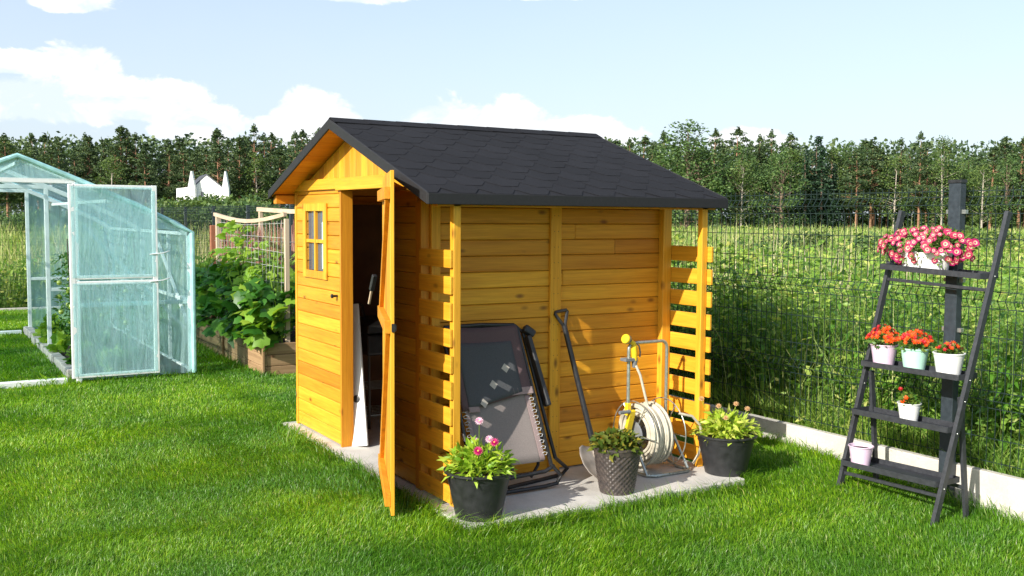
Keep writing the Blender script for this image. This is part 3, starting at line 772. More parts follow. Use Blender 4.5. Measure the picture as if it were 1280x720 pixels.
def tabs(sign):
    ex = EXr if sign > 0 else EXl; ez = roof_z(ex); Sv = Vector((UR - ex, 0, HR - ez)); SL = Sv.length; Sv.normalize()
    Nn = Vector((-Sv.z, 0, Sv.x)); Nn = Nn if Nn.z > 0 else -Nn
    pit = .145; tw = .235; nr = int(SL / pit) + 1
    for r_ in range(nr):
        s0 = r_ * pit; off = (r_ % 2) * tw / 2 + rng.uniform(-.01, .01)
        c = y0 - tw + off
        while c < y1 + tw:
            b = .052; poly = [(c - b, 0), (c + b, 0), (c + tw / 2 - .002, .085), (c + tw / 2 - .002, pit + .09), (c - tw / 2 + .002, pit + .09), (c - tw / 2 + .002, .085)]
            cl = [(min(max(yy, y0 - .002), y1 + .002), min(s0 + ss, SL)) for yy, ss in poly]
            if max(q[0] for q in cl) - min(q[0] for q in cl) > .01 and s0 < SL - .02:
                # drop consecutive duplicates
                cc = [q for i, q in enumerate(cl) if abs(q[0] - cl[i - 1][0]) + abs(q[1] - cl[i - 1][1]) > 1e-4]
                if len(cc) >= 3:
                    lift = rng.uniform(.0, .0010)
                    P = [Vector((ex, yy, ez)) + Sv * ss + Nn * (.004 + lift - .008 + 0.0030 * (1 - (ss - s0) / (pit + .09))) for yy, ss in cc]
                    if sign > 0: pass
                    mb.prism(P, Nn * .0020)
            c += tw
tabs(1); tabs(-1)
mb.build('shingles', M['shingle'], ROOF)
mb = MB()
for k in range(9):     # ridge caps
    a = y0 - .004 + k * (y1 - y0) / 9; b = a + (y1 - y0) / 9 + .02; l0 = 0
    mb.hexa([(UR - .085, a, roof_z(UR - .085) + .004), (UR, a, HR + .009), (UR, b, HR + .007), (UR - .085, b, roof_z(UR - .085) + .001),
             (UR - .085, a, roof_z(UR - .085) + .009), (UR, a, HR + .014), (UR, b, HR + .012), (UR - .085, b, roof_z(UR - .085) + .005)])
    mb.hexa([(UR, a, HR + .009), (UR + .085, a, roof_z(UR + .085) + .004), (UR + .085, b, roof_z(UR + .085) + .001), (UR, b, HR + .007),
             (UR, a, HR + .014), (UR + .085, a, roof_z(UR + .085) + .009), (UR + .085, b, roof_z(UR + .085) + .005), (UR, b, HR + .012)])
mb.build('ridge_cap', M['shingle'], ROOF)
mb = MB()    # felt turned down over eaves and verges
mb.box(EXr + .001, EXr + .012, y0 - .012, y1 + .012, HEr - .062, HEr - .001)
mb.box(EXl - .012, EXl - .001, y0 - .012, y1 + .012, HEl - .062, HEl - .001)
for yy0, yy1 in ((y0 - .014, y0 - .001), (y1 + .001, y1 + .014)):
    for xa, xb in ((EXl, UR), (UR, EXr)):
        za, zb = roof_z(xa), roof_z(xb)
        mb.hexa([(xa, yy0, za - .062), (xb, yy0, zb - .062), (xb, yy1, zb - .062), (xa, yy1, za - .062), (xa, yy0, za + .003), (xb, yy0, zb + .003), (xb, yy1, zb + .003), (xa, yy1, za + .003)])
mb.build('verge_trim', M['edge_felt'], ROOF, .003)

# ------------------------------------------------------------------ inside the shed
t = thing('board', (.98, .16, 0), 'white board with a round black plug leaning in the shed doorway', 'board')
a = Vector((.985, .10, .005)); b_ = Vector((.78, .13, 1.0)); d_ = (b_ - a).normalized(); wdir = Vector((.80, .60, 0)); wdir = (wdir - d_ * wdir.dot(d_)).normalized(); nn = d_.cross(wdir)
mb = MB(); P = lambda s, q, n: a + d_ * s + wdir * q + nn * n
mb.hexa([P(0, -.075, 0), P(0, .075, 0), P(0, .075, .018), P(0, -.075, .018), P(1, -.03, 0), P(1, .06, 0), P(1, .06, .018), P(1, -.03, .018)])
mb.build('plank', M['render_white'], t, .002)
sgn = 1 if nn.dot(Vector(CAM) - a) > 0 else -1
mb = MB(); mb.lathe(P(.33, .01, .019 if sgn > 0 else -.001), [(.026, 0), (.026, .005), (.018, .007), (.0001, .007)], 20, nn * sgn); mb.build('plug', M['black_plastic'], t)
# black barbecue on a wire rack
t = thing('barbecue', (.28, .55, 0), 'black barbecue on thin legs standing in the dark shed', 'barbecue')
mb = MB(); mb.box(.08, .50, .38, .75, .56, .72); mb.build('firebox', M['black_plastic'], t, .02, seg=3)
mb = MB(); mb.prism([(.09, .39, .722), (.09, .39, .79), (.14, .45, .83), (.14, .74, .83), (.09, .74, .722)], (.39, 0, 0)); mb.build('lid', M['black_plastic'], t, .01, seg=2)
mb = MB(); mb.tube([(.16, .44, .82), (.16, .42, .93), (.30, .42, .93), (.30, .44, .82)], .011, 8); mb.build('handle', M['black_metal'], t, smooth=True)
mb = MB(); mb.box(.20, .26, .372, .379, .60, .69); mb.build('thermometer_plate', M['steel'], t, .003)
for x, y in ((.10, .40), (.48, .40), (.10, .73), (.48, .73)):
    mb = MB(); mb.tube([(x, y, 0), (x, y, .56)], .011, 8); mb.build('leg', M['black_metal'], t, smooth=True)
mb = MB()
for z in (.10, .30):
    for k in range(2): mb.tube([(.10, .395 + k * .33, z + .02 * k), (.48, .395 + k * .33, z + .02 * k)], .004, 6)
    for k in range(7): mb.tube([(.12 + k * .055, .395, z), (.12 + k * .055, .73, z)], .003, 6)
mb.build('wire_shelf', M['steel'], t)
mb = MB(); mb.box(-.001, .14, .34, .50, .60, .72); 
t = thing('hand_brush', (1.12, .12, 1.02), 'small hand brush with bare wooden handle hanging inside the shed doorway', 'brush')
mb = MB(); mb.beam((1.19, .10, 1.02), (1.235, .10, 1.115), .016, .012); mb.build('handle', MGRY[2], t, .003)
mb = MB(); mb.beam((1.235, .10, 1.116), (1.29, .10, 1.22), .03, .03); mb.build('brush_head', M['black_plastic'], t, .003)

# ------------------------------------------------------------------ pots
def pot(name, c, r0_, r1_, h, mat, label, group=None, rim=.012, weave=False, dark=True):
    t = thing(name, c, label, 'flower pot', group); c = Vector(c); mb = MB()
    th = max(.003, r1_ * .035)
    if weave:
        seg, nrow = 192, 112; prof = []
        vs = []; fs = []
        for i in range(nrow + 1):
            z = h * i / nrow; r = r0_ + (r1_ - r0_) * (i / nrow) ** .85
            for k in range(seg):
                a = 2 * math.pi * k / seg
                rowi = int(i / 7); ph = (k / 8 + (rowi % 2) * .5) * 2 * math.pi
                amp = .0032 * math.sin(ph) * math.sin(math.pi * ((i % 7) + .5) / 7) if .03 < z / h < .90 else .002
                vs.append(c + Vector(((r + amp) * math.cos(a), (r + amp) * math.sin(a), z)))
        for i in range(nrow):
            for k in range(seg): fs.append((i * seg + k, i * seg + (k + 1) % seg, (i + 1) * seg + (k + 1) % seg, (i + 1) * seg + k))
        fs.append(tuple(range(seg))[::-1]); mb.add(vs, fs)
        mb.lathe(c, [(r1_, h), (r1_ + .005, h + .001), (r1_ + .005, h + .012), (r1_ - .004, h + .014), (r1_ - .012, h - .01), (r1_ - .02, h - .05)], 60)
    else:
        mb.lathe(c, [(r0_ * .9, 0), (r0_, .002), (r0_ + (r1_ - r0_) * .8, h * .80), (r0_ + (r1_ - r0_) * .84, h * .802), (r0_ + (r1_ - r0_) * .92, h * .90), (r1_, h * .93), (r1_ + rim, h * .955), (r1_ + rim, h * .99), (r1_ + rim * .4, h),
                     (r1_ - th, h * .985), (r1_ - th * 2, h * .90), (r0_ + (r1_ - r0_) * .7 - th, h * .72)], 56)
    mb.build('pot_shell', mat, t, smooth=True)
    mb = MB(); mb.lathe(c + Vector((0, 0, h * .84)), [(r0_ + (r1_ - r0_) * .84 - th * 2, 0), (r1_ * .4, .006), (.0001, .01)], 28); mb.build('soil', M['soil'], t, smooth=True)
    return t

def bush(name, c, rx, rz, n, Ls, asp, mat, parent, zb=.5, stems=True, droop=.2):
    c = np.array(c, float); a = rdir(n, .55); a[:, 2] = np.abs(a[:, 2]); rr = rng.random(n) ** .45
    P = c + a * np.array([rx, rx, rz]) * rr[:, None]
    D = nrm(a * np.array([1, 1, .6]) + rng.normal(size=(n, 3)) * .45)
    o = leaves(name, P, D, rdir(n, 1.4), rng.uniform(.7, 1.25, n) * Ls, rng.uniform(.8, 1.2, n) * Ls * asp, mat, parent, droop=droop)
    if stems:
        mb = MB()
        for i in range(0, n, max(1, n // 26)): mb.tube([c + (P[i] - c) * np.array([.2, .2, -.1]), c + (P[i] - c) * .6, P[i]], .0022 * max(1, rx / .12), 5)
        mb.build('stems', mat, parent)
    return o

def flower(parent, c, r, mat, n=14, layers=3, face=(.6, -.5, .6), centre=True, name='flower'):
    f = Vector(face).normalized(); q = f.to_track_quat('Z', 'Y'); Ps = []; Ds = []; Ns = []; Ls = []
    for l in range(layers):
        for k in range(n):
            a = 2 * math.pi * (k + .5 * l) / n; up = .15 + .35 * l
            d = q @ Vector((math.cos(a), math.sin(a), up)); Ps.append(Vector(c) + f * .002 * l); Ds.append(d); Ns.append(f); Ls.append(r * (1 - .2 * l))
    o = leaves(name, np.array(Ps), np.array(Ds), np.array(Ns), np.array(Ls), np.array(Ls) * .42, mat, parent, fold=.1, droop=-.05)
    if centre:
        mb = MB(); mb.lathe(Vector(c) + f * .002, [(r * .22, 0), (r * .2, r * .16), (.0001, r * .22)], 12, f); mb.build('flower_centre', M['pollen'], o, smooth=True)
    return o

t = pot('plant_pot', (2.80, .05, 0), .125, .178, .258, M['black_plastic'], 'black plastic pot with pink and magenta flowers in front of the folded recliner')
bush('foliage', (2.80, .05, .235), .185, .15, 420, .062, .40, M['dahlia_leaf'], t)
TOP = Vector((2.80, .05, .235))
for (px, py, pz, r, mt) in ((.02, -.01, .285, .026, 'petal_pink'), (.06, .03, .19, .025, 'petal_pink'), (.08, .05, .175, .028, 'petal_magenta'), (.10, -.06, .145, .030, 'petal_magenta'), (-.08, .02, .16, .018, 'petal_pink')):
    p = TOP + Vector((px, py, pz)); flower(t, p, r, M[mt], 13, 3)
    mb = MB(); mb.tube([TOP + Vector((px * .4, py * .4, 0)), p - Vector((.002, -.002, .004))], .0025, 6); mb.build('flower_stem', M['begonia_leaf'], t)
t = pot('plant_pot', (2.79, .99, 0), .098, .140, .262, M['weave'], 'brown woven rattan pot with dark leafy plant in front of the shovel', weave=True)
bush('foliage', (2.79, .99, .25), .15, .105, 430, .045, .62, M['fuchsia_leaf'], t)
t = pot('plant_pot', (2.78, 1.86, 0), .128, .185, .255, M['black_plastic'], 'wide black pot with lime leaves beside the rear lattice post')
bush('foliage', (2.78, 1.86, .235), .19, .14, 420, .060, .42, M['pale_leaf'], t)
for px, py, pz in ((-.06, -.16, .24), (-.02, -.05, .19), (.06, .12, .17), (.02, .06, .20), (.1, -.1, .14)):
    p = Vector((2.78 + px, 1.86 + py, .235 + pz)); flower(t, p, .022, M['dry_flower'], 9, 3, (.5, -.5, .8), False, 'dried_flower')
    mb = MB(); mb.tube([(2.78 + px * .4, 1.86 + py * .4, .24), p], .002, 5); mb.build('flower_stem', M['pale_leaf'], t)

# ------------------------------------------------------------------ shovel
t = thing('shovel', (2.5, 1.02, 0), 'long handled pointed shovel leaning upright against the shed wall', 'shovel')
a = Vector((2.42, 1.07, .24)); b_ = Vector((2.245, .975, .93))
dd = (b_ - a).normalized()
mb = MB(); mb.tube([a - dd * .10, a, a + dd * .25, b_], [.017, .019, .018, .017], 12); mb.build('shaft', M['black_metal'], t, smooth=True)
side = Vector((-.1, 1, 0)); side = (side - dd * side.dot(dd)).normalized()
mb = MB(); top = b_ + dd * .095
mb.tube([b_ - dd * .01, b_ + side * .022 + dd * .03, top + side * .052 - dd * .01, top + side * .046, top - side * .046, top - side * .052 - dd * .01, b_ - side * .022 + dd * .03, b_ - dd * .01], .0105, 8)
mb.build('grip', M['black_plastic'], t, smooth=True)
# blade: dished sheet
tip = Vector((2.60, 1.03, .004)); top_ = Vector((2.435, 1.075, .20)); bd = (tip - top_); BL = bd.length; bd.normalize()
bs = Vector((-.62, .78, .0)); bs = Vector((.35, .93, 0)); bs = (bs - bd * bs.dot(bd)).normalized(); bn = bd.cross(bs); bn = bn if bn.x > 0 else -bn
outl = [(0, .075), (.06, .098), (.25, .105), (.5, .098), (.72, .075), (.88, .042), (1.0, .006)]
vs = []; NC = 12
for s, hw in outl:
    for k in range(NC + 1):
        q = -1 + 2 * k / NC; vs.append(top_ + bd * (s * BL) + bs * (q * hw) + bn * (-.035 * (1 - q * q) * (1 - s * .6) + .004 + .02 * (1 - s) * 0))
fs = [(i * (NC + 1) + k, i * (NC + 1) + k + 1, (i + 1) * (NC + 1) + k + 1, (i + 1) * (NC + 1) + k) for i in range(len(outl) - 1) for k in range(NC)]
mb = MB(); mb.add(vs, fs); o = mb.build('blade', M['blade_steel'], t, smooth=True)
sm = o.modifiers.new('thick', 'SOLIDIFY'); sm.thickness = .003
mb = MB(); mb.tube([a - dd * .05, top_ - bn * .02 + bd * .02, top_ - bn * .028 + bd * .10], [.021, .02, .008], 10); mb.build('socket', M['blade_steel'], t, smooth=True)

# ------------------------------------------------------------------ hose reel
t = thing('hose_reel', (2.47, 1.48, 0), 'garden hose reel cart with coiled beige hose beside the rear lattice', 'hose reel')
yl, yr, xh = 1.33, 1.64, 2.45
def arc(c, r, a0, a1, ax, ay, n=6): return [Vector(c) + Vector(ax) * r * math.cos(a0 + (a1 - a0) * i / n) + Vector(ay) * r * math.sin(a0 + (a1 - a0) * i / n) for i in range(n + 1)]
Yv, Zv = Vector((0, 1, 0)), Vector((0, 0, 1))
mb = MB()
pts = [(xh, yl, .03), (xh, yl, .78)] + arc((xh, yl + .04, .78), .04, math.pi, math.pi / 2, Yv, Zv) + arc((xh, yr - .045, .775), .045, math.pi / 2, 0, Yv, Zv) + [(xh, yr, .03)]
mb.tube(pts, .011, 10); mb.build('handle_frame', M['steel'], t, smooth=True)
mb = MB()
pts = [(xh, yl, .03), (xh + .08, yl, .012), (xh + .19, yl + .01, .012), (xh + .22, yl + .05, .012), (xh + .22, yr - .0, .012), (xh + .19, yr + .04, .012), (xh + .08, yr + .03, .012), (xh, yr, .05)]
mb.tube(pts, .011, 10); mb.tube([(xh - .2, yl, .012), (xh, yl, .03)], .011, 8); mb.tube([(xh - .2, yr, .012), (xh, yr, .03)], .011, 8); mb.tube([(xh - .2, yl, .012), (xh - .2, yr, .012)], .011, 8)
mb.tube([(xh + .19, yr + .035, .012), (xh + .05, yr + .02, .22)], .010, 8); mb.tube([(xh + .19, yl + .01, .012), (xh + .03, yl + .01, .24)], .010, 8)
mb.build('base_frame', M['steel'], t, smooth=True)
cz = .235; cx = xh + .02
mb = MB()
for yy in (yl + .035, yr - .03):
    mb = MB(); mb.tube([(cx + .215 * math.cos(a), yy, cz + .215 * math.sin(a)) for a in np.linspace(0, 2 * math.pi, 40, endpoint=False)], .004, 6, closed=True)
    for k in range(6):
        a = k * math.pi / 3; mb.tube([(cx + .05 * math.cos(a), yy, cz + .05 * math.sin(a)), (cx + .215 * math.cos(a), yy, cz + .215 * math.sin(a))], .004, 6)
    mb.build('reel_rim', M['steel'], t, smooth=True)
mb = MB(); mb.lathe((cx, yl + .03, cz), [(.05, 0), (.05, .24), (.03, .25)], 20, (0, 1, 0)); mb.lathe((cx, yl + .02, cz), [(.09, 0), (.095, .01), (.05, .016)], 24, (0, 1, 0)); mb.build('drum', M['grey_plastic'], t, smooth=True)
mb = MB()
for lay, rr in enumerate((.118, .136, .154, .172, .190)):
    pts = []; turns = 9 - (lay > 3) * 2; nn_ = turns * 30
    for i in range(nn_ + 1):
        a = 2 * math.pi * i / 30 * (1 if lay % 2 == 0 else -1); f_ = i / nn_; f_ = f_ if lay % 2 == 0 else 1 - f_
        w_ = .165 if lay < 3 else .15
        jr = .006 * math.sin(i * .21 + lay) + .004 * math.sin(i * .047)
        pts.append((cx + (rr + jr) * math.cos(a), yl + .055 + w_ * f_ + .006 * math.sin(i * .11), cz + (rr + jr) * math.sin(a)))
    mb.tube(pts, .0095, 7)
mb.tube([(xh + .03, yl + .035, .68), (xh + .05, yl + .055, .62), (xh + .06, yl + .085, .5), (xh + .07, yl + .11, .40), (cx + .02, yl + .13, cz + .19)], .0085, 8)
lp = [(cx + .17, yr - .05, .38), (cx + .2, yr + .03, .36), (cx + .21, yr + .09, .30), (cx + .19, yr + .13, .2), (cx + .16, yr + .13, .10), (cx + .13, yr + .11, .03)]
mb.tube(lp, .0085, 8)
mb.build('coiled_hose', M['hose'], t, smooth=True)
mb = MB()    # crank, yellow
mb.beam((cx + .05, yl - .02, cz + .17), (cx - .01, yl - .02, cz - .02), .024, .045, (0, 1, 0)); mb.tube([(cx, yl + .02, cz), (cx, yl - .03, cz)], .022, 12)
mb.beam((xh, yl - .001, .36), (xh, yl - .001, .44), .032, .032, (0, 1, 0))
mb.build('crank', M['yellow_plastic'], t, .004, seg=2)
mb = MB(); mb.tube([(cx + .05, yl - .04, cz + .165), (cx + .05, yl - .12, cz + .165)], .012, 10); mb.build('crank_grip', M['grey_plastic'], t, smooth=True)
g_ = thing('spray_gun', (2.46, 1.36, .70), 'yellow and grey spray gun clipped to the hose reel handle', 'spray gun')
hp = Vector((xh + .015, yl + .035, .70))
mb = MB(); mb.tube([hp + Vector((0, 0, .01)), hp + Vector((0, -.004, .07)), hp + Vector((0, -.006, .115))], [.017, .020, .017], 12)
mb.tube([hp + Vector((0, -.004, .115)), hp + Vector((.0, -.035, .135))], [.016, .014], 12)
mb.build('gun_body', M['yellow_plastic'], g_, smooth=True)
hd = hp + Vector((.0, -.052, .145)); ax = Vector((.25, -.93, .28)).normalized()
mb = MB(); mb.lathe(hd - ax * .012, [(.012, 0), (.026, .012), (.030, .020), (.030, .034)], 22, ax); mb.build('nozzle_collar', M['grey_plastic'], g_, smooth=True)
mb = MB(); mb.lathe(hd + ax * .0225, [(.031, 0), (.032, .006), (.028, .014), (.0001, .016)], 22, ax); mb.build('nozzle_head', M['yellow_plastic'], g_, smooth=True)
mb = MB(); mb.tube([hp + Vector((0, .0, -.035)), hp + Vector((0, 0, .012))], [.014, .019], 12); mb.box(xh - .03, xh + .03, yl - .045, yl + .05, .708, .728); mb.build('connector', M['grey_plastic'], g_, .002, smooth=False)
mb = MB(); mb.tube([hp + Vector((0, .012, .118)), hp + Vector((0, .035, .10)), hp + Vector((0, .045, .06)), hp + Vector((0, .042, .03))], .005, 8); mb.build('trigger', M['grey_plastic'], g_, smooth=True)

# ------------------------------------------------------------------ folded recliner
t = thing('folded_recliner', (2.4, .5, 0), 'folded reclining garden chair with grey sling fabric leaning on the shed wall', 'reclining chair')
TL, TR, BR, BL_ = Vector((2.27, .08, .975)), Vector((2.27, .615, .965)), Vector((2.56, .68, .165)), Vector((2.56, .13, .175))
def Q(s, tt, n=0.):   # s across (0..1), tt down (0..1)
    p = (TL * (1 - s) + TR * s) * (1 - tt) + (BL_ * (1 - s) + BR * s) * tt
    return p + QN * n
QN = (TR - TL).cross(BL_ - TL).normalized(); QN = QN if QN.x > 0 else -QN
mb = MB()
tube_path = [Q(.02, 1.02), Q(.02, .06), Q(.06, .01), Q(.5, 0), Q(.94, .01), Q(.98, .06), Q(.985, 1.02), Vector((2.57, .74, .08)), Vector((2.56, .72, .03)), Vector((2.55, .64, .02)), Vector((2.55, .25, .02))]
mb.tube(tube_path, .012, 10)
mb.build('back_frame', M['black_metal'], t, smooth=True)
mb = MB()
off = Vector((-.075, .075, 0))
mb.tube([Q(.05, .9) + off, Q(.05, .07) + off, Q(.12, .03) + off, Q(.9, .03) + off, Q(.98, .08) + off, Q(1.0, 1.0) + off, Vector((2.36, .93, .05)), Vector((2.35, .90, .015)), Vector((2.38, .75, .012)), Vector((2.44, .45, .012))], .012, 10)
mb.tube([Vector((2.56, .70, .14)), Vector((2.55, .64, .11)), Vector((2.55, .38, .10))], .012, 10)
mb.tube([Vector((2.42, .70, .30)), Vector((2.44, .66, .12)), Vector((2.46, .60, .06))], .010, 10)
mb.build('leg_frame', M['black_metal'], t, smooth=True)
mb = MB(); mb.beam(Q(1.06, .10) + off * .5, Q(1.10, .62) + off * .5, .030, .055, QN); mb.build('armrest', M['black_plastic'], t, .010, seg=3)
mb = MB(); mb.beam(Q(1.03, .04) + off * .6, Q(1.14, .10) + off * .6, .05, .05, QN); mb.build('lock_bracket', M['black_plastic'], t, .012, seg=2)
def patch(s0, s1, t0, t1, n, sag=.0, skew0=0., skew1=0., res=14):
    vs = []; fs = []
    for i in range(res + 1):
        for j in range(res + 1):
            s = s0 + (s1 - s0) * i / res; tt = t0 + (skew0 * (1 - i / res)) + (t1 + skew1 * (1 - i / res) - t0 - skew0 * (1 - i / res)) * j / res
            q = math.sin(math.pi * (s - .03) / .94) if .03 < s < .97 else 0
            vs.append(Q(s, tt, n - sag * q + .002 * math.sin(9 * s + 7 * tt)))
    for i in range(res):
        for j in range(res): fs.append((i * (res + 1) + j, (i + 1) * (res + 1) + j, (i + 1) * (res + 1) + j + 1, i * (res + 1) + j + 1))
    return vs, fs
def cloth(name, mat, par, *a, th=.004, **k):
    mb = MB(); mb.add(*patch(*a, **k)); o = mb.build(name, mat, par, smooth=True); m_ = o.modifiers.new('thick', 'SOLIDIFY'); m_.thickness = th; m_.offset = 0; return o
SL_ = cloth('sling', M['fab_brown'], t, .10, .90, .10, .99, .010, .03)
cloth('sling_hem', M['fab_pink'], SL_, .86, .915, .52, .98, .014, .03)
cloth('sling_hem', M['fab_pink'], SL_, .085, .13, .52, .98, .014, .03)
PD = cloth('head_pad', M['fab_plum'], t, .045, .945, .02, .50, .022, .03, skew1=.10, th=.014)
cloth('pad_centre', M['fab_grey'], PD, .13, .83, .13, .495, .031, .03, skew1=.095)
cloth('pad_corner', M['fab_pink'], PD, .70, .955, .465, .515, .031, .03)
cloth('pad_corner', M['fab_pink'], PD, .12, .26, .575, .612, .032, .03)
mb = MB()
for cs, ct in ((.69, .32), (.50, .43), (.33, .555)):
    pts = [Q(cs + dx * .05, ct + dy * .034, .0338 - .03 * math.sin(math.pi * (cs + dx * .05 - .03) / .94)) for dx, dy in ((-1, 0), (0, -1), (1, 0), (0, 1))]
    mb.prism(pts, QN * .0015)
mb.split('diamond_patch', M['fab_beige'], PD)
for s in (.055, .945):
    mb = MB()
    for k in range(13):
        tt = .42 + k * .043; sg = 1 if s > .5 else -1
        c = Q(s, tt, .012); e = (TR - TL).normalized() * sg
        mb.tube([c - e * .028, c - e * .012 + Vector((0, 0, .008)), c + e * .006 + Vector((0, 0, .002)), c + e * .002 - Vector((0, 0, .01)), c - e * .02 - Vector((0, 0, .012))], .0021, 6)
    mb.build('lacing', M['cord'], t, smooth=True)

# ------------------------------------------------------------------ plant stand
t = thing('plant_stand', (3.57, 2.5, -.15), 'tall dark grey ladder plant stand with four shelves against the fence', 'plant stand')
LB, RB, LT, RT = Vector((3.205, 2.42, -.10)), Vector((3.92, 2.36, -.16)), Vector((3.265, 2.865, 1.665)), Vector((3.98, 2.865, 1.66))
for a, b_ in ((LB, LT), (RB, RT)):
    mb = MB(); mb.beam(a, b_, .024, .042, (0, 1, 0)); mb.build('front_leg', M['anthracite'], t, .002)
for a, b_ in ((Vector((3.245, 2.70, -.10)), Vector((3.237, 2.625, .66))), (Vector((3.955, 2.66, -.16)), Vector((3.937, 2.585, .60)))):
    off = Vector((.024 if a.x > 3.5 else -.024, 0, 0)); off = -off
    mb = MB(); mb.beam(a + off, b_ + off, .02, .035, (0, 1, 0)); mb.build('rear_leg', M['anthracite'], t, .002)
def legpt(a, b_, z): f_ = (z - a.z) / (b_.z - a.z); return a.lerp(b_, f_)
SHELF = []
for z, zr, dpf, dpb in ((1.30, 1.275, .10, .075), (.695, .70, .075, .10), (.395, .405, .06, .10), (.075, .10, .05, .17)):
    A = legpt(LB, LT, z); B = legpt(RB, RT, zr); SHELF.append((A, B))
    A = A + Vector((.014, 0, 0)); B = B - Vector((.014, 0, 0))
    e = (B - A).normalized(); f_ = Vector((0, 1, 0))
    mb = MB()
    a0, a1, b0, b1 = A - f_ * dpf, A + f_ * dpb, B - f_ * dpf, B + f_ * dpb
    hh = Vector((0, 0, .004))
    mb.hexa([a0, b0, b1, a1, a0 + hh, b0 + hh, b1 + hh, a1 + hh])
    lip = Vector((0, 0, .034)); th = f_ * .003
    mb.hexa([a0 - th, b0 - th, b0, a0, a0 - th + lip, b0 - th + lip, b0 + lip, a0 + lip])
    mb.hexa([a1, b1, b1 + th, a1 + th, a1 + lip, b1 + lip, b1 + th + lip, a1 + th + lip])
    ex = e * .003
    mb.hexa([a0 - ex, a0, a1, a1 - ex, a0 - ex + lip, a0 + lip, a1 + lip, a1 - ex + lip]); mb.hexa([b0, b0 + ex, b1 + ex, b1, b0 + lip, b0 + ex + lip, b1 + ex + lip, b1 + lip])
    mb.build('shelf', M['anthracite'], t, .001)
A, B = SHELF[0]; mb = MB(); mb.beam(A - Vector((-.012, .02, .065)), B - Vector((.012, .02, .065)), .02, .018); mb.build('crossbar', M['anthracite'], t, .001)
A, B = SHELF[3]; mb = MB(); mb.beam(A - Vector((-.012, .01, .055)), B - Vector((.012, .01, .055)), .02, .018); mb.build('crossbar', M['anthracite'], t, .001)
mb = MB(); mb.beam((3.25, 2.66, .09), (3.93, 2.62, .07), .018, .02); mb.build('crossbar', M['anthracite'], t, .001)
mb = MB()
for a, b_ in ((LB, LT), (RB, RT)):
    for z in (1.29, .7, .58, .40, .09): mb.lathe(legpt(a, b_, z) + Vector((.0125 if a.x > 3.5 else .0125, 0, 0)), [(.005, 0), (.004, .003), (.0001, .004)], 8, (1, 0, 0))
mb.build('bolt', M['steel'], t)
def on_shelf(i, f_, y=0.): A, B = SHELF[i]; p = A.lerp(B, f_); return (p.x, p.y - .0 + y, p.z + .0045)
def small_pot(i, f_, y, r, h, mat, lab, group='small pots on the plant stand'): return pot('flower_pot', on_shelf(i, f_, y), r * .74, r, h, M[mat], lab, group, rim=.004)
def begonia(t, c, mats, n=30, R_=.075, hz=.06):
    c = np.array(c); bush('foliage', c, R_, .06, 130, .032, .75, M['begonia_leaf'], t, stems=False)
    for k in range(n):
        a = rng.uniform(0, 6.28); q = rng.random() ** .5 * R_ * 1.05; z = hz * (1 - .5 * (q / R_) ** 2) * rng.uniform(.75, 1.2)
        flower(t, (c[0] + q * math.cos(a), c[1] + q * math.sin(a), c[2] + z), rng.uniform(.014, .021), M[mats[k % len(mats)]], 6, 2, (math.cos(a) * .6 + .3, math.sin(a) * .6 - .4, .7), False)
for f_, mt, lab, ms, n, yo in ((.155, 'pot_pink', 'lilac pink pot of orange red flowers, left end of the second shelf', ['petal_red', 'petal_red', 'petal_crimson'], 46, .018),
                           (.47, 'pot_mint', 'mint green pot of orange red flowers, middle of the second shelf', ['petal_red', 'petal_crimson', 'petal_red'], 46, .018),
                           (.80, 'pot_white', 'white pot with a few dark red flowers at the right of the second shelf', ['petal_crimson', 'petal_red', 'petal_crimson'], 14, .018)):
    r = .080 if f_ < .7 else .086
    p = small_pot(1, f_, yo, r, .138, mt, lab); c = on_shelf(1, f_, yo); begonia(p, (c[0], c[1], c[2] + .128), ms, int(n * 1.5), R_=.098 if n > 20 else .07, hz=.105 if n > 20 else .06)
p = small_pot(2, .53, .02, .066, .115, 'pot_white', 'small white pot with one orange flower on the third shelf'); c = on_shelf(2, .53, .02); begonia(p, (c[0], c[1], c[2] + .105), ['petal_red'], 3, .05, .05)
flower(p, (c[0] - .05, c[1] - .02, c[2] + .19), .018, M['petal_crimson'], 7, 2, (.3, -.4, .6), False)
p = small_pot(3, .14, .03, .073, .125, 'pot_pink', 'empty lilac pink pot standing on the bottom shelf')
# petunias in a white trough
c = Vector(on_shelf(0, .40, -.03)); t = thing('flower_trough', tuple(c), 'white trough overflowing with pink petunias on the top shelf', 'flower trough')
mb = MB(); vs = []
for (sx_, sy_, z) in ((.14, .060, 0), (.17, .075, .12), (.163, .068, .12), (.15, .06, .09)):
    for k in range(40):
        a = 2 * math.pi * k / 40; ca, sa = math.cos(a), math.sin(a); vs.append(c + Vector((sx_ * math.copysign(abs(ca) ** .7, ca), sy_ * math.copysign(abs(sa) ** .7, sa), z)))
mb.add(vs, [(i * 40 + k, i * 40 + (k + 1) % 40, (i + 1) * 40 + (k + 1) % 40, (i + 1) * 40 + k) for i in range(3) for k in range(40)] + [tuple(range(40))[::-1], tuple(120 + k for k in range(40))])
mb.build('trough', M['pot_white'], t, smooth=True)
n = 1100; a = rdir(n, .3); P = np.array(c) + np.array([0.02, -.01, .15]) + a * np.array([.33, .125, .125]) * (rng.random(n) ** .5)[:, None]
leaves('foliage', P, nrm(a + rng.normal(size=(n, 3)) * .6), rdir(n, 1), rng.uniform(.02, .038, n), rng.uniform(.010, .018, n), M['begonia_leaf'], t)
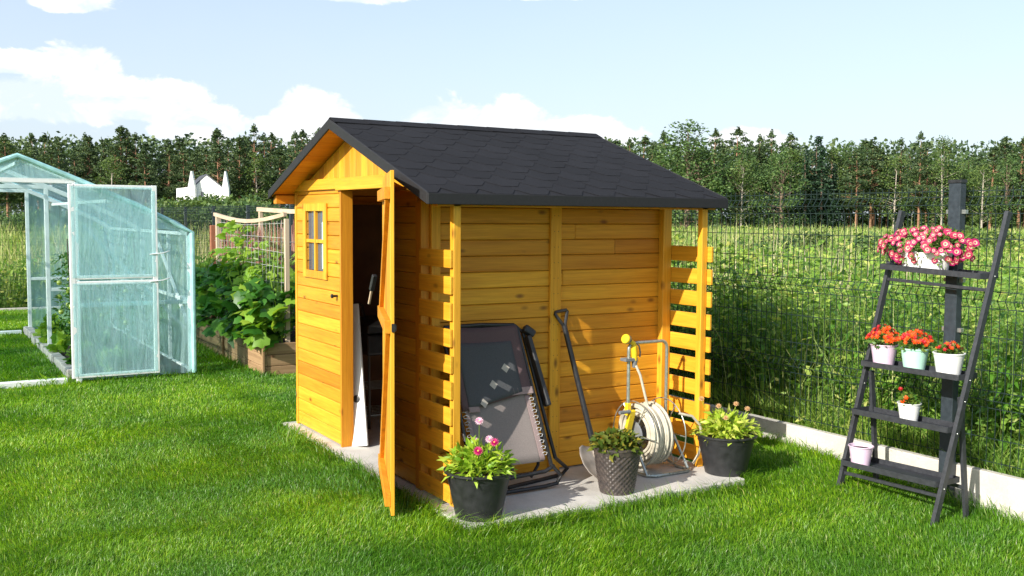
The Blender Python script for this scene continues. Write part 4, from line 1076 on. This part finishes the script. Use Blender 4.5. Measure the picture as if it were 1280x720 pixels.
for k in range(125):
    a = rdir(1, .25)[0]; a[1] = -abs(a[1]) if rng.random() < .8 else a[1]
    q = np.array(c) + np.array([.02, -.015, .155]) + a * np.array([.33, .125, .115]) * rng.uniform(.85, 1.06)
    if q[2] < c.z + .05 and abs(q[0] - c.x) < .1 and rng.random() < .6: continue
    fc = Vector(a) * .8 + Vector((.35, -.5, .2)); r = rng.uniform(.015, .026)
    mt = ['petal_coral', 'petal_coral', 'petal_magenta', 'petal_coral', 'petal_magenta'][k % 5]
    f_ = Vector(fc).normalized(); mb = MB(); sg_ = 15
    for k2, (rr_, zz_) in enumerate(((r * .20, -r * .7), (r * .42, -r * .12), (r * .95, r * .02))): pass
    qt = f_.to_track_quat('Z', 'Y'); vs = []
    for rr_, zz_ in ((r * .16, -r * .9), (r * .40, -r * .10), (r * 1.0, r * .04)):
        for k2 in range(sg_):
            a2 = 2 * math.pi * k2 / sg_; wob = 1 + (.09 * math.cos(5 * a2 + k) if rr_ > r * .5 else 0); vs.append(Vector(q) + qt @ Vector((rr_ * wob * math.cos(a2), rr_ * wob * math.sin(a2), zz_ + (.10 * r * math.sin(3 * a2 + k) if rr_ > r * .5 else 0))))
    mb.add(vs, [(i * sg_ + j, i * sg_ + (j + 1) % sg_, (i + 1) * sg_ + (j + 1) % sg_, (i + 1) * sg_ + j) for i in range(2) for j in range(sg_)])
    o = mb.build('flower', M[mt], t, smooth=True)
    mb = MB(); mb.lathe(Vector(q) + f_ * r * .02, [(r * .52, -r * .005), (r * .34, -r * .07), (r * .22, -r * .10)], 13, f_); mb.f = mb.f[:26]; mb.m = mb.m[:26]; mb.build('flower_ring', M['petal_cream'], o)
    mb = MB(); mb.lathe(Vector(q) - f_ * r * .05, [(r * .24, 0), (.0001, -r * .02)], 10, f_); mb.build('flower_throat', M['petal_magenta'], o)

# ------------------------------------------------------------------ raised bed, cucumbers, trellis
t = thing('raised_bed', (-4, 1.2, 0), 'brown timber raised vegetable bed full of cucumber plants behind the shed', 'raised bed')
x0, x1, ya, yb = -5.6, -2.52, .52, 2.1
mb = MB()
for k in range(3):
    z0 = -.05 + k * .118; mb.box(x0, x1, ya, ya + .03, z0 + .002, z0 + .116); mb.box(x0, x1, yb - .03, yb, z0 + .002, z0 + .116)
mb.split('side_plank', MB_[0], t, .004)
mb = MB()
for k in range(3):
    z0 = -.05 + k * .118; mb.box(x1 - .03, x1 - .001, ya + .031, yb - .031, z0 + .002, z0 + .116); mb.box(x0 + .001, x0 + .03, ya + .031, yb - .031, z0 + .002, z0 + .116)
mb.split('end_plank', MB_[1], t, .004)
for x, y in ((x1 - .005, ya - .012), (x0 + .02, ya - .012), (-4.05, ya - .02)):
    mb = MB(); mb.box(x - .025, x + .025, y - .012, y + .011, -.05, .305); mb.build('corner_post', MB_[2], t, .003)
mb = MB(); mb.box(x0 + .03, x1 - .03, ya + .03, yb - .03, -.04, .24); mb.build('soil', M['soil'], t)
def cukes(name, n, box, mat, lab, Ls, hfun=None, group=None):
    x = rng.uniform(box[0], box[1], n); y = box[2] + (box[3] - box[2]) * rng.random(n) ** 1.6; hz_ = rng.random(n) ** .75
    top = box[5] * (.72 + .45 * vnoise(x, y, 2.2, 11)); z = box[4] + (top - box[4]) * hz_
    P = np.stack([x, y, z], 1); out = np.stack([rng.normal(.55, .5, n), rng.normal(-.8, .5, n), rng.normal(-.15, .35, n)], 1)
    Nn = nrm(np.stack([rng.normal(.5, .35, n), rng.normal(-.7, .35, n), rng.normal(.75, .3, n)], 1))
    o = big_leaves(name, P, out, Nn, rng.uniform(.6, 1.2, n) * Ls, mat); return o
def big_leaves(name, P, D, Nn, L_, mat, parent=None):
    """lobed, roughly palmate leaf: centre + 10 outline points"""
    n = len(P); D = nrm(D); Sd = nrm(np.cross(D, Nn)); Nn = nrm(np.cross(Sd, D))
    ol = [(-.02, .0, 0), (-.12, .26, -.03), (.12, .52, -.08), (.38, .40, -.03), (.58, .46, -.10), (.74, .22, -.05), (1.0, 0, -.14), (.74, -.22, -.05), (.58, -.46, -.10), (.38, -.40, -.03), (.12, -.52, -.08), (-.12, -.26, -.03)]
    k = len(ol) + 1; V = np.zeros((n, k, 3)); V[:, 0] = P + D * L_[:, None] * .3 + Nn * L_[:, None] * .03
    for i, (a, b, c) in enumerate(ol): V[:, i + 1] = P + D * (L_ * a)[:, None] + Sd * (L_ * b)[:, None] + Nn * (L_ * (c + rng.normal(0, .03, n)))[:, None]
    tri = []
    for i in range(len(ol)): tri += [0, 1 + i, 1 + (i + 1) % len(ol)]
    base = (np.arange(n) * k)[:, None]; F = (base + np.array(tri)).reshape(-1)
    return raw_mesh(name, V.reshape(-1, 3), F, np.arange(n * len(ol)) * 3, None, mat, parent)
t = thing('cucumber_plants', (-3.9, .9, .24), 'dark green cucumber plants spilling over the raised bed', 'vegetable plants')
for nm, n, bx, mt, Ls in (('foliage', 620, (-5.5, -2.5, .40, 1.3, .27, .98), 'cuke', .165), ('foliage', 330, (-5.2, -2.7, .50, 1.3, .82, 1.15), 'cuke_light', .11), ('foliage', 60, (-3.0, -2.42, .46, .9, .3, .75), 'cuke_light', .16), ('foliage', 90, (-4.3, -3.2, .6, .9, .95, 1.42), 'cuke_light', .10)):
    o = cukes(nm, n, bx, M[mt], None, Ls); V = np.empty(len(o.data.vertices) * 3, np.float32); o.data.vertices.foreach_get('co', V); V = V.reshape(-1, 3) - np.array(t['_o'], np.float32); o.data.vertices.foreach_set('co', V.ravel()); o.parent = t; o['_o'] = t['_o']
mb = MB()
for k in range(16):
    x = -5.2 + k * .17; y = .75 + .2 * math.sin(k * 2.1); mb.tube([(x, y, .22), (x + .05, y - .08, .6), (x + .1 * math.sin(k), y - .15, .95), (x + .05, y - .1, 1.15 + .1 * math.sin(k * 3))], .006, 6)
mb.build('vines', M['cuke_light'], t, smooth=True)
t = thing('trellis', (-3.6, .9, 0), 'wooden trellis frame with white netting over the raised bed', 'trellis')
for x, y, h in ((-4.55, .60, 1.62), (-2.62, .80, 1.58), (-4.55, 1.12, 1.66), (-2.62, 1.7, 1.6)):
    mb = MB(); mb.beam((x, y, -.04), (x, y, h), .045, .045, (0, 1, 0)); mb.build('post', MGRY[2], t, .003)
mb = MB()
pts = [(-4.6 + 2.0 * k / 8, .58 + .2 * k / 8, 1.625 - .075 * math.sin(math.pi * k / 8)) for k in range(9)]
for a, b_ in zip(pts[:-1], pts[1:]): mb.beam(a, b_, .035, .04)
mb.build('rail', MGRY[0], t)
mb = MB(); pts = [(-4.6 + 2.0 * k / 6, 1.10 + .55 * k / 6, 1.69 - .03 * math.sin(math.pi * k / 6)) for k in range(7)]
for a, b_ in zip(pts[:-1], pts[1:]): mb.beam(a, b_, .035, .05)
mb.build('rail', MGRY[0], t)
mb = MB()
for k in range(20):
    x = -4.5 + k * .1; y = .59 + .02 * k * .5; mb.tube([(x, y, 1.57 - .05 * math.sin(math.pi * k / 19)), (x + .01 * math.sin(k * 2), y, .9), (x, y - .02, .35)], .0016, 4)
for k in range(8): z = .45 + k * .155; mb.tube([(-4.55, .585, z), (-3.6, .66, z - .04 * math.sin(k)), (-2.62, .78, z)], .0016, 4)
mb.build('netting', M['cord'], t)
t = thing('willow_screen', (-4.9, 1.2, 0), 'reddish brown willow twig screen behind the trellis', 'screen')
n = 250; yy = rng.uniform(.70, 1.95, n); mb = MB()
for k in range(n):
    x = -4.95 + (yy[k] - .70) * 1.35 + rng.normal(0, .012); h = 1.46 + rng.normal(0, .05); mb.tube([(x, yy[k], -.04), (x + rng.normal(0, .008), yy[k] + rng.normal(0, .01), .7), (x, yy[k] + rng.normal(0, .02), h)], [.007, .006, .003], 5)
mb.build('twigs', M['twig'], t)
mb = MB(); mb.beam((-5.0, .655, -.04), (-5.0, .655, 1.49), .06, .06, (0, 1, 0)); mb.build('post', M['terracotta_wood'], t, .004)
mb = MB(); mb.tube([(-4.98, .66, 1.3), (-3.26, 1.93, 1.3)], .003, 5); mb.build('tie_wire', M['steel'], t)

# ------------------------------------------------------------------ greenhouse
GX0, GX1 = -2.98, -7.6; GY0, GY1, GR = -.11, -3.21, -1.66; GE, GH = 1.44, 2.16
t = thing('greenhouse', (-5.2, -1.66, 0), 'pale teal film greenhouse with white frame and its door swung open', 'greenhouse')
def grz(y): return GE + (GH - GE) * max(0, 1 - abs(y - GR) / abs(GY0 - GR)) ** .86
WP = M['white_paint']
for i, gx in enumerate((GX0, -5.35, GX1)):
    mb = MB(); s = .045
    for y in (GY0, GY1): mb.box(gx - s / 2, gx + s / 2, y - s / 2, y + s / 2, -.05, GE)
    ys_ = np.linspace(GY1, GY0, 17)
    for a, b_ in zip(ys_[:-1], ys_[1:]): mb.beam((gx, a, grz(a) - .025), (gx, b_, grz(b_) - .025), .045, .05)
    for y in (-1.17, -2.15): mb.box(gx - s / 2, gx + s / 2, y - s / 2, y + s / 2, -.03, grz(y) - .05)
    hz0 = 1.93
    mb.box(gx - s / 2 + .002, gx + s / 2 - .002, -2.3, -1.10, hz0 - .025, hz0 + .02)
    mb.box(gx - s / 2 + .003, gx + s / 2 - .003, GY0 - .02, -1.19, .71, .75); mb.box(gx - s / 2 + .003, gx + s / 2 - .003, GY1 + .02, -2.17, .71, .75)
    mb.build('frame_arch', WP, t, .003)
mb = MB()
for y, z in ((GY0, GE - .02), (GY1, GE - .02), (GR, GH - .075), (-.85, grz(-.85) - .075), (-2.47, grz(-2.47) - .075), (GY0, .74), (GY1, .74), (GY0, .02), (GY1, .02)): mb.beam((GX0 - .03, y, z), (GX1 + .03, y, z), .035, .035)
for y in (GY0, GY1):
    for gx in (-3.9, -6.5): mb.box(gx - .02, gx + .02, y - .018, y + .018, -.03, GE)
mb.beam((GX0 - .1, GY0, .5), (-4.6, GY0, GE - .05), .03, .03); mb.beam((GX0 - .02, -.15, .45), (GX0 - .02, -1.1, 1.5), .025, .03)
mb.build('purlin', WP, t, .003)
def film_surf(name, pf, nu, nv, amp=.008):
    vs = []; fs = []
    for i in range(nu + 1):
        for j in range(nv + 1):
            p, nn_ = pf(i / nu, j / nv); vs.append(Vector(p) + Vector(nn_) * (amp * (math.sin(i * 2.3 + j * .7) + math.sin(j * 1.9 - i * .5) + rng.normal(0, .5))))
    for i in range(nu):
        for j in range(nv): fs.append((i * (nv + 1) + j, (i + 1) * (nv + 1) + j, (i + 1) * (nv + 1) + j + 1, i * (nv + 1) + j + 1))
    mb = MB(); mb.add(vs, fs); return mb.build(name, M['film'], t, smooth=True)
film_surf('side_film', lambda a, b: ((GX0 + (GX1 - GX0) * a, GY0 + .028, .0 + GE * b), (0, 1, 0)), 24, 10)
film_surf('side_film', lambda a, b: ((GX0 + (GX1 - GX0) * a, GY1 - .028, .0 + GE * b), (0, 1, 0)), 24, 10)
film_surf('roof_film', lambda a, b: ((GX0 + (GX1 - GX0) * a, GY0 + .028 + (GY1 - GY0 - .056) * b, grz(min(max(GY0 + (GY1 - GY0) * b, GY1), GY0)) + .012), (0, 0, 1)), 24, 24, .006)
for gx in (GX0 + .028, GX1 - .028):
    for ya_, yb_ in ((GY0, -1.17), (-2.15, GY1)):
        film_surf('gable_film', lambda a, b: ((gx, ya_ + (yb_ - ya_) * a, 0 + (grz(ya_ + (yb_ - ya_) * a) - .01) * b), (1, 0, 0)), 8, 12, .006)
    film_surf('gable_film', lambda a, b: ((gx, -1.17 - .98 * a, 1.95 + (grz(-1.17 - .98 * a) - 1.96) * b), (1, 0, 0)), 8, 3, .003)
mb = MB()
for gx in (GX0 + .035, GX1 - .035):
    ys_ = np.linspace(GY1 - .03, GY0 + .03, 25)
    mb.tube([(gx, GY1 - .03, 0)] + [(gx, a, grz(min(max(a, GY1), GY0)) - .004) for a in ys_] + [(gx, GY0 + .03, 0)], .024, 8)
mb.tube([(GX0, GY0 + .03, GE - .02), (GX1, GY0 + .03, GE - .02)], .016, 8)
mb.build('film_hem', M['film_edge'], t, smooth=True)
# swung-open door
gx = GX0 + .075; dy0, dy1 = -1.24, -.43; s = .05
mb = MB(); mb.box(gx - .02, gx + .02, dy0, dy0 + s, .03, 1.90); mb.box(gx - .02, gx + .02, dy1 - s, dy1, .03, 1.90)
for z in (.03, .93, .985, 1.86):
    mb.box(gx - .018, gx + .018, dy0 + s + .001, dy1 - s - .001, z, z + .038)
GD = mb.build('door', WP, t, .004)
vs = []; 
for (z0, z1) in ((.05, .95), (1.0, 1.88)):
    o = film_surf('door_film', lambda a, b: ((gx + .0215, dy0 + .02 + (dy1 - dy0 - .04) * a, z0 + (z1 - z0) * b), (1, 0, 0)), 12, 12, .0012); o.parent = GD
mb = MB()
for z in (.95, 1.22): mb.tube([(gx + .02, dy1 - .08, z), (gx + .03, dy1 + .04, z + .01), (gx - .02, dy1 + .12, z + .03)], .006, 6)
mb.build('tie_strap', WP, GD, smooth=True)
mb = MB()
for xx in (GX0, GX1): mb.box(xx - .04, xx + .05, -2.6, -1.28, -.05, .03)
mb.build('door_sill', WP, t, .004)
# stone edging and planting inside
e0 = None
for k in range(15):
    x = -3.2 - k * .30; mb = MB(); j = rng.uniform(-.012, .012)
    mb.box(x - .285, x - .0, -1.25 + j, -1.14 + j, -.06, .07 + rng.uniform(-.012, .012)); o = mb.build('edging_block', M['stone'], None, .012, seg=2)
    tag(o, 'rough grey stone block edging the greenhouse bed', 'edging block', 'stone blocks edging the greenhouse bed')
mb = MB(); mb.box(-7.5, -3.05, -1.13, -.14, -.06, .03); o = mb.build('bed_soil', M['soil']); tag(o, 'dark planting soil inside the greenhouse', 'soil', kind='structure')
for k in range(16):
    x = -3.2 - k * .27; y = -.85 + .28 * math.sin(k * 1.9)
    tt = thing('leafy_vegetable', (x, y, .03), 'low green leafy vegetable plant in the greenhouse bed', 'plant', 'vegetables in the greenhouse bed')
    n = 46; a = rdir(n, .9); P = np.array([x, y, .05]) + a * np.array([.13, .13, .16]) * (rng.random(n) ** .5)[:, None]
    big_leaves('leaves', P, a + rng.normal(size=(n, 3)) * .4, rdir(n, 1.5), rng.uniform(.07, .13, n), M['cuke_light'] if k % 3 == 0 else M['cuke'], tt)
for k, (x, y) in enumerate(((-4.3, -.95), (-4.9, -.55), (-5.6, -.9), (-3.9, -.45), (-6.4, -.7))):
    tt = thing('tomato_plant', (x, y, .03), ['staked tomato plant with a pale green tomato, nearest the greenhouse doorway', 'staked tomato plant against the greenhouse side, second from the front', 'staked tomato plant midway along the greenhouse bed', 'staked tomato plant hazy behind the open greenhouse door', 'staked tomato plant at the far end of the greenhouse bed'][k], 'tomato plant')
    n = 240; z = rng.uniform(.15, 1.15, n); a = rdir(n); P = np.stack([x + a[:, 0] * .16, y + a[:, 1] * .16, z], 1)
    leaves('leaves', P, a + np.array([0, 0, -.2]), rdir(n, 1), rng.uniform(.04, .09, n), rng.uniform(.02, .035, n), M['tomato_leaf'], tt)
    mb = MB(); mb.tube([(x, y, .02), (x + .02, y - .01, .7), (x + .05, y - .03, 1.32)], .007, 6); mb.build('stake', M['bark'], tt)
    for q in range(3):
        mb = MB(); cpt = Vector((x + .1 * math.sin(q * 2 + k), y - .12, .45 + .17 * q)); mb.lathe(cpt, [(.001, -.032), (.022, -.024), (.033, 0), (.024, .023), (.001, .030)], 14); mb.build('tomato', M['tomato'], tt, smooth=True)

# ------------------------------------------------------------------ far house
def far_house():
    base = CAM[:2] + 95 * F2 + (250 - 640) * 95 / FPX * R2
    t = thing('house', (base[0], base[1], 0), 'white gabled house with dark roof far off in front of the forest', 'house')
    t.rotation_euler = (0, 0, math.atan2(R2[1], R2[0]))
    k = 95 / FPX
    X = lambda px: (px - 250) * k + base[0]
    Zz = lambda py: 1.6 + (274 - py) * k
    Y0 = base[1]
    def P(px, py, y=0): return (X(px), Y0 + y, Zz(py))
    mb = MB(); mb.prism([P(243, 300), P(280, 300), P(280, 240), P(259.5, 223.5), P(246, 236), P(243, 242)], (-2.2, 5, 0)); mb.build('wall', M['render_white'], t)
    mb = MB(); mb.prism([P(259.5, 222), P(281, 239), P(281, 241), P(259.5, 224.2), P(245, 237), P(245, 235.2)], (-2.3, 5.2, 0)); mb.build('roof', M['roof_dark'], t)
    mb = MB(); mb.prism([P(217, 300, 1), P(238, 300, 1), P(238, 237.5, 1), P(217, 240, 1)], (0, 6, 0)); mb.build('wing', M['render_white'], t)
    for a, b_, c_ in ((238, 242.7, 247.5), (280.5, 284.5, 289)):
        mb = MB(); mb.prism([P(a, 262, -.6), P(c_, 262, -.6), P(c_ - .5, 240, -.6), P(b_ + .6, 219, -.6), P(b_ - .6, 219, -.6), P(a, 240, -.6)], (0, .5, 0)); mb.build('pinnacle_wall', M['render_white'], t)
    mb = MB(); mb.box(X(252), X(255.5), Y0 - .02, Y0 - .005, Zz(250), Zz(244)); mb.build('window', M['glass_dark'], t)
far_house()

# ------------------------------------------------------------------ trees
def crown_clumps(C, R, per, L_, mat, parent, flat=.55, name='crown'):
    C = np.array(C); R = np.array(R); m = len(C); rep = np.repeat(np.arange(m), np.maximum(4, (per * (R / R.mean()) ** 1.6).astype(int))); n = len(rep)
    a = rdir(n); rr = rng.random(n) ** .4; P = C[rep] + a * np.array([1, 1, flat]) * (R[rep] * rr)[:, None]
    return cards(name, P, nrm(a * np.array([1, 1, .4]) + rng.normal(size=(n, 3)) * .7), rdir(n, .6), rng.uniform(.7, 1.3, n) * L_, rng.uniform(.5, .9, n) * L_ * .8, mat, parent)
def tree(kind, h, label, group):
    t = thing({'pine': 'pine_tree', 'spruce': 'spruce_tree', 'birch': 'birch_tree', 'broad': 'broadleaf_tree'}[kind], (0, 0, 0), label, 'tree', group)
    C = []; R = []; mb = MB()
    bend = rng.normal(0, .02, 2) * h
    tp = [(bend[0] * f * f, bend[1] * f * f, h * f) for f in (0, .25, .5, .75, .9)]
    if kind == 'pine':
        mb.tube(tp, [.13, .11, .09, .05, .02], 7)
        lo = rng.uniform(.26, .44); RM = rng.uniform(1.7, 2.3)
        for k in range(86):
            f = lo + (1 - lo) * rng.random() ** 1.05; rad_ = RM * (1 - (f - lo) / (1 - lo)) ** .55 * math.sqrt(rng.random()) * min(1, .45 + 3 * (f - lo)); az = rng.uniform(0, 6.28)
            c = (bend[0] * f * f + rad_ * math.cos(az), bend[1] * f * f + rad_ * math.sin(az), h * f * .97 + .1); C.append(c); R.append(rng.uniform(.42, .78) * (1.12 - .68 * f))
            if k % 2: mb.tube([(bend[0] * f * f, bend[1] * f * f, h * f * .97 - .4), c], [.03, .008], 4)
        for k in range(5): C.append((bend[0], bend[1], h * (.93 + .017 * k))); R.append(.42 - .07 * k)
        mat, L_, flat, per = M['pine'], .25, .55, 36
    elif kind == 'spruce':
        mb.tube(tp, [.16, .13, .09, .05, .02], 7)
        for k in range(46):
            f = .12 + .88 * (k / 46); rad_ = 1.7 * (1 - f) * rng.uniform(.4, 1); az = k * 2.4
            C.append((rad_ * math.cos(az), rad_ * math.sin(az), h * f)); R.append(.3 + .55 * (1 - f))
        mat, L_, flat, per = M['spruce'], .33, .5, 34
    elif kind == 'birch':
        mb.tube(tp, [.11, .09, .07, .04, .01], 7)
        for k in range(48):
            f = rng.uniform(.22, 1.0); rad_ = 2.0 * math.sin(math.pi * min(.95, (f - .1) / .92)) * rng.uniform(.3, 1); az = rng.uniform(0, 6.28)
            c = (rad_ * math.cos(az), rad_ * math.sin(az), h * f - .3); C.append(c); R.append(rng.uniform(.5, .9))
            if k % 2: mb.tube([(0, 0, h * f - 1.0), c], [.03, .008], 4)
        mat, L_, flat, per = M['birch'], .22, 1.0, 44
    else:
        mb.tube(tp, [.22, .18, .14, .08, .03], 7)
        for k in range(64):
            f = rng.uniform(.10, 1.0); rad_ = 2.7 * math.sin(math.pi * min(.97, (f + .05) / 1.12)) ** .7 * rng.uniform(.3, 1); az = rng.uniform(0, 6.28)
            C.append((rad_ * math.cos(az), rad_ * math.sin(az), h * f - .4)); R.append(rng.uniform(.6, 1.0))
            if k % 3 == 0: mb.tube([(0, 0, h * f * .7), C[-1]], [.06, .01], 4)
        mat, L_, flat, per = M['broad'], .26, .85, 52
    mb.build('trunk', {'pine': M['bark_orange'], 'spruce': M['bark'], 'birch': M['bark_birch'], 'broad': M['bark']}[kind], t)
    crown_clumps(C, R, per, L_, mat, t, flat)
    return t
LAB = {'pine': ('slender Scots pine with reddish trunk in the forest edge', 'pines in the forest edge'), 'spruce': ('dark narrow spruce pointing up in the forest edge', 'spruces in the forest edge'),
       'birch': ('birch with pale trunk and light green crown at the forest edge', 'birches in the forest edge'), 'broad': ('round bushy broadleaf tree at the forest edge', 'broadleaf trees in the forest edge')}
protos = {k: [tree(k, h, *LAB[k]) for h in hs] for k, hs in (('pine', (11, 11.6, 10.4, 12, 11.3)), ('spruce', (10.5, 11.5)), ('birch', (9.5, 10.5, 9)), ('broad', (9.5, 10.5)))}
kids = {}
for k, ps in protos.items():
    for p in ps: kids[p.name] = [c for c in bpy.data.objects if c.parent == p]
used = set()
def place(kind, depth, lat, s=1., sz=None):
    p = protos[kind][rng.integers(len(protos[kind]))]; xy = CAM[:2] + depth * F2 + lat * R2; wx = rng.uniform(.95, 1.6); sc = (s * wx, s * wx, s * (sz or 1)); rz = rng.uniform(0, 6.28)
    if p.name not in used:
        used.add(p.name); p.location = (xy[0], xy[1], -.05); p.rotation_euler = (0, 0, rz); p.scale = sc; return p
    c = dup_fast(p, kids[p.name], (xy[0], xy[1], -.05), rz, sc); return c
LAT = lambda px, d: (px - 640) * d / FPX
for row, dep in enumerate((108, 113, 118, 124)):
    lat = -60 * dep / 108
    while lat < 60 * dep / 108:
        px = 640 + lat * FPX / dep
        lat += rng.uniform(1.4, 2.5)
        rv_ = rng.random()
        if px < 700: kind = 'pine' if rv_ < .86 else ('spruce' if rv_ < .93 else 'birch')
        elif px < 960: kind = 'broad' if (rv_ < .35 and row < 2) else ('birch' if rv_ < .5 else 'pine')
        else: kind = 'birch' if (rv_ < .35 and row < 2) else ('broad' if rv_ < .45 else ('spruce' if rv_ < .52 else 'pine'))
        tgt = 1.0
        place(kind, dep + rng.normal(0, 1.5), lat, rng.uniform(.80, 1.02) * (.9 if row == 0 else 1.0), 1)
for px, kind, s in ((858, 'broad', 1.12), (872, 'broad', .95), (975, 'broad', .82), (1175, 'birch', .95), (1225, 'birch', .85), (1255, 'broad', .8), (925, 'birch', .9), (140, 'birch', .8)):
    place(kind, 103, LAT(px, 103), s)
# forest body behind the front rows
n = 42000; dp = rng.uniform(128, 146, n); lt = rng.uniform(-78, 78, n); hgt = 10.9 + 1.7 * vnoise(lt, dp, .55, 3)
z = hgt * rng.random(n) ** .8; xy = CAM[:2] + dp[:, None] * F2 + lt[:, None] * R2
o = cards('forest', np.stack([xy[:, 0], xy[:, 1], z], 1), rdir(n), rdir(n, .5), rng.uniform(.4, .85, n), rng.uniform(.3, .6, n), M['pine']); tag(o, 'dense dark pine forest closing the view beyond the field', 'forest', kind='stuff')
# bushes in the field
def bush_t(h, wd, mat, n=900):
    t = thing('bush', (0, 0, 0), 'loose green bush standing in the overgrown field', 'bush', 'bushes in the field')
    C = []; R = []
    for k in range(16): a = rng.uniform(0, 6.28); q = rng.random() ** .5 * wd * .5; C.append((q * math.cos(a), q * math.sin(a), h * rng.uniform(.25, .85) * (1 - .35 * q / wd))); R.append(rng.uniform(.22, .36) * h)
    crown_clumps(C, R, n // 16, .10 * h, mat, t, .9, 'foliage')
    mb = MB()
    for c in C[::2]: mb.tube([(0, 0, 0), (c[0] * .5, c[1] * .5, c[2] * .5), c], [.04, .03, .01], 5)
    mb.build('stems', M['bark'], t); return t
BP = [bush_t(2.6, 3.4, M['broad'], 1500), bush_t(2.3, 3.0, M['birch'], 1500)]; bk = [[c for c in bpy.data.objects if c.parent == p] for p in BP]
first = [True, True]
for px, dep, s in ((205, 50, .95), (232, 46, .85), (258, 52, 1.08), (285, 48, 1.05), (310, 50, 1.0), (335, 47, .95), (362, 50, .9), (390, 48, .85), (180, 60, .9), (30, 60, .8), (60, 70, .9), (5, 55, .7), (212, 82, 1.25), (226, 80, 1.35), (240, 83, 1.42), (254, 80, 1.38), (268, 82, 1.45), (282, 80, 1.4), (297, 83, 1.4), (314, 80, 1.3), (1100, 24, .55), (1030, 30, .6), (960, 26, .5), (1250, 34, .6), (1190, 40, .7)):
    i = rng.integers(2); xy = CAM[:2] + dep * F2 + LAT(px, dep) * R2
    if first[i]: first[i] = False; BP[i].location = (xy[0], xy[1], -.05); BP[i].scale = (s, s, s)
    else: dup_fast(BP[i], bk[i], (xy[0], xy[1], -.05), rng.uniform(0, 6.28), (s, s, s))

for o in bpy.data.objects:
    if '_o' in o: del o['_o']
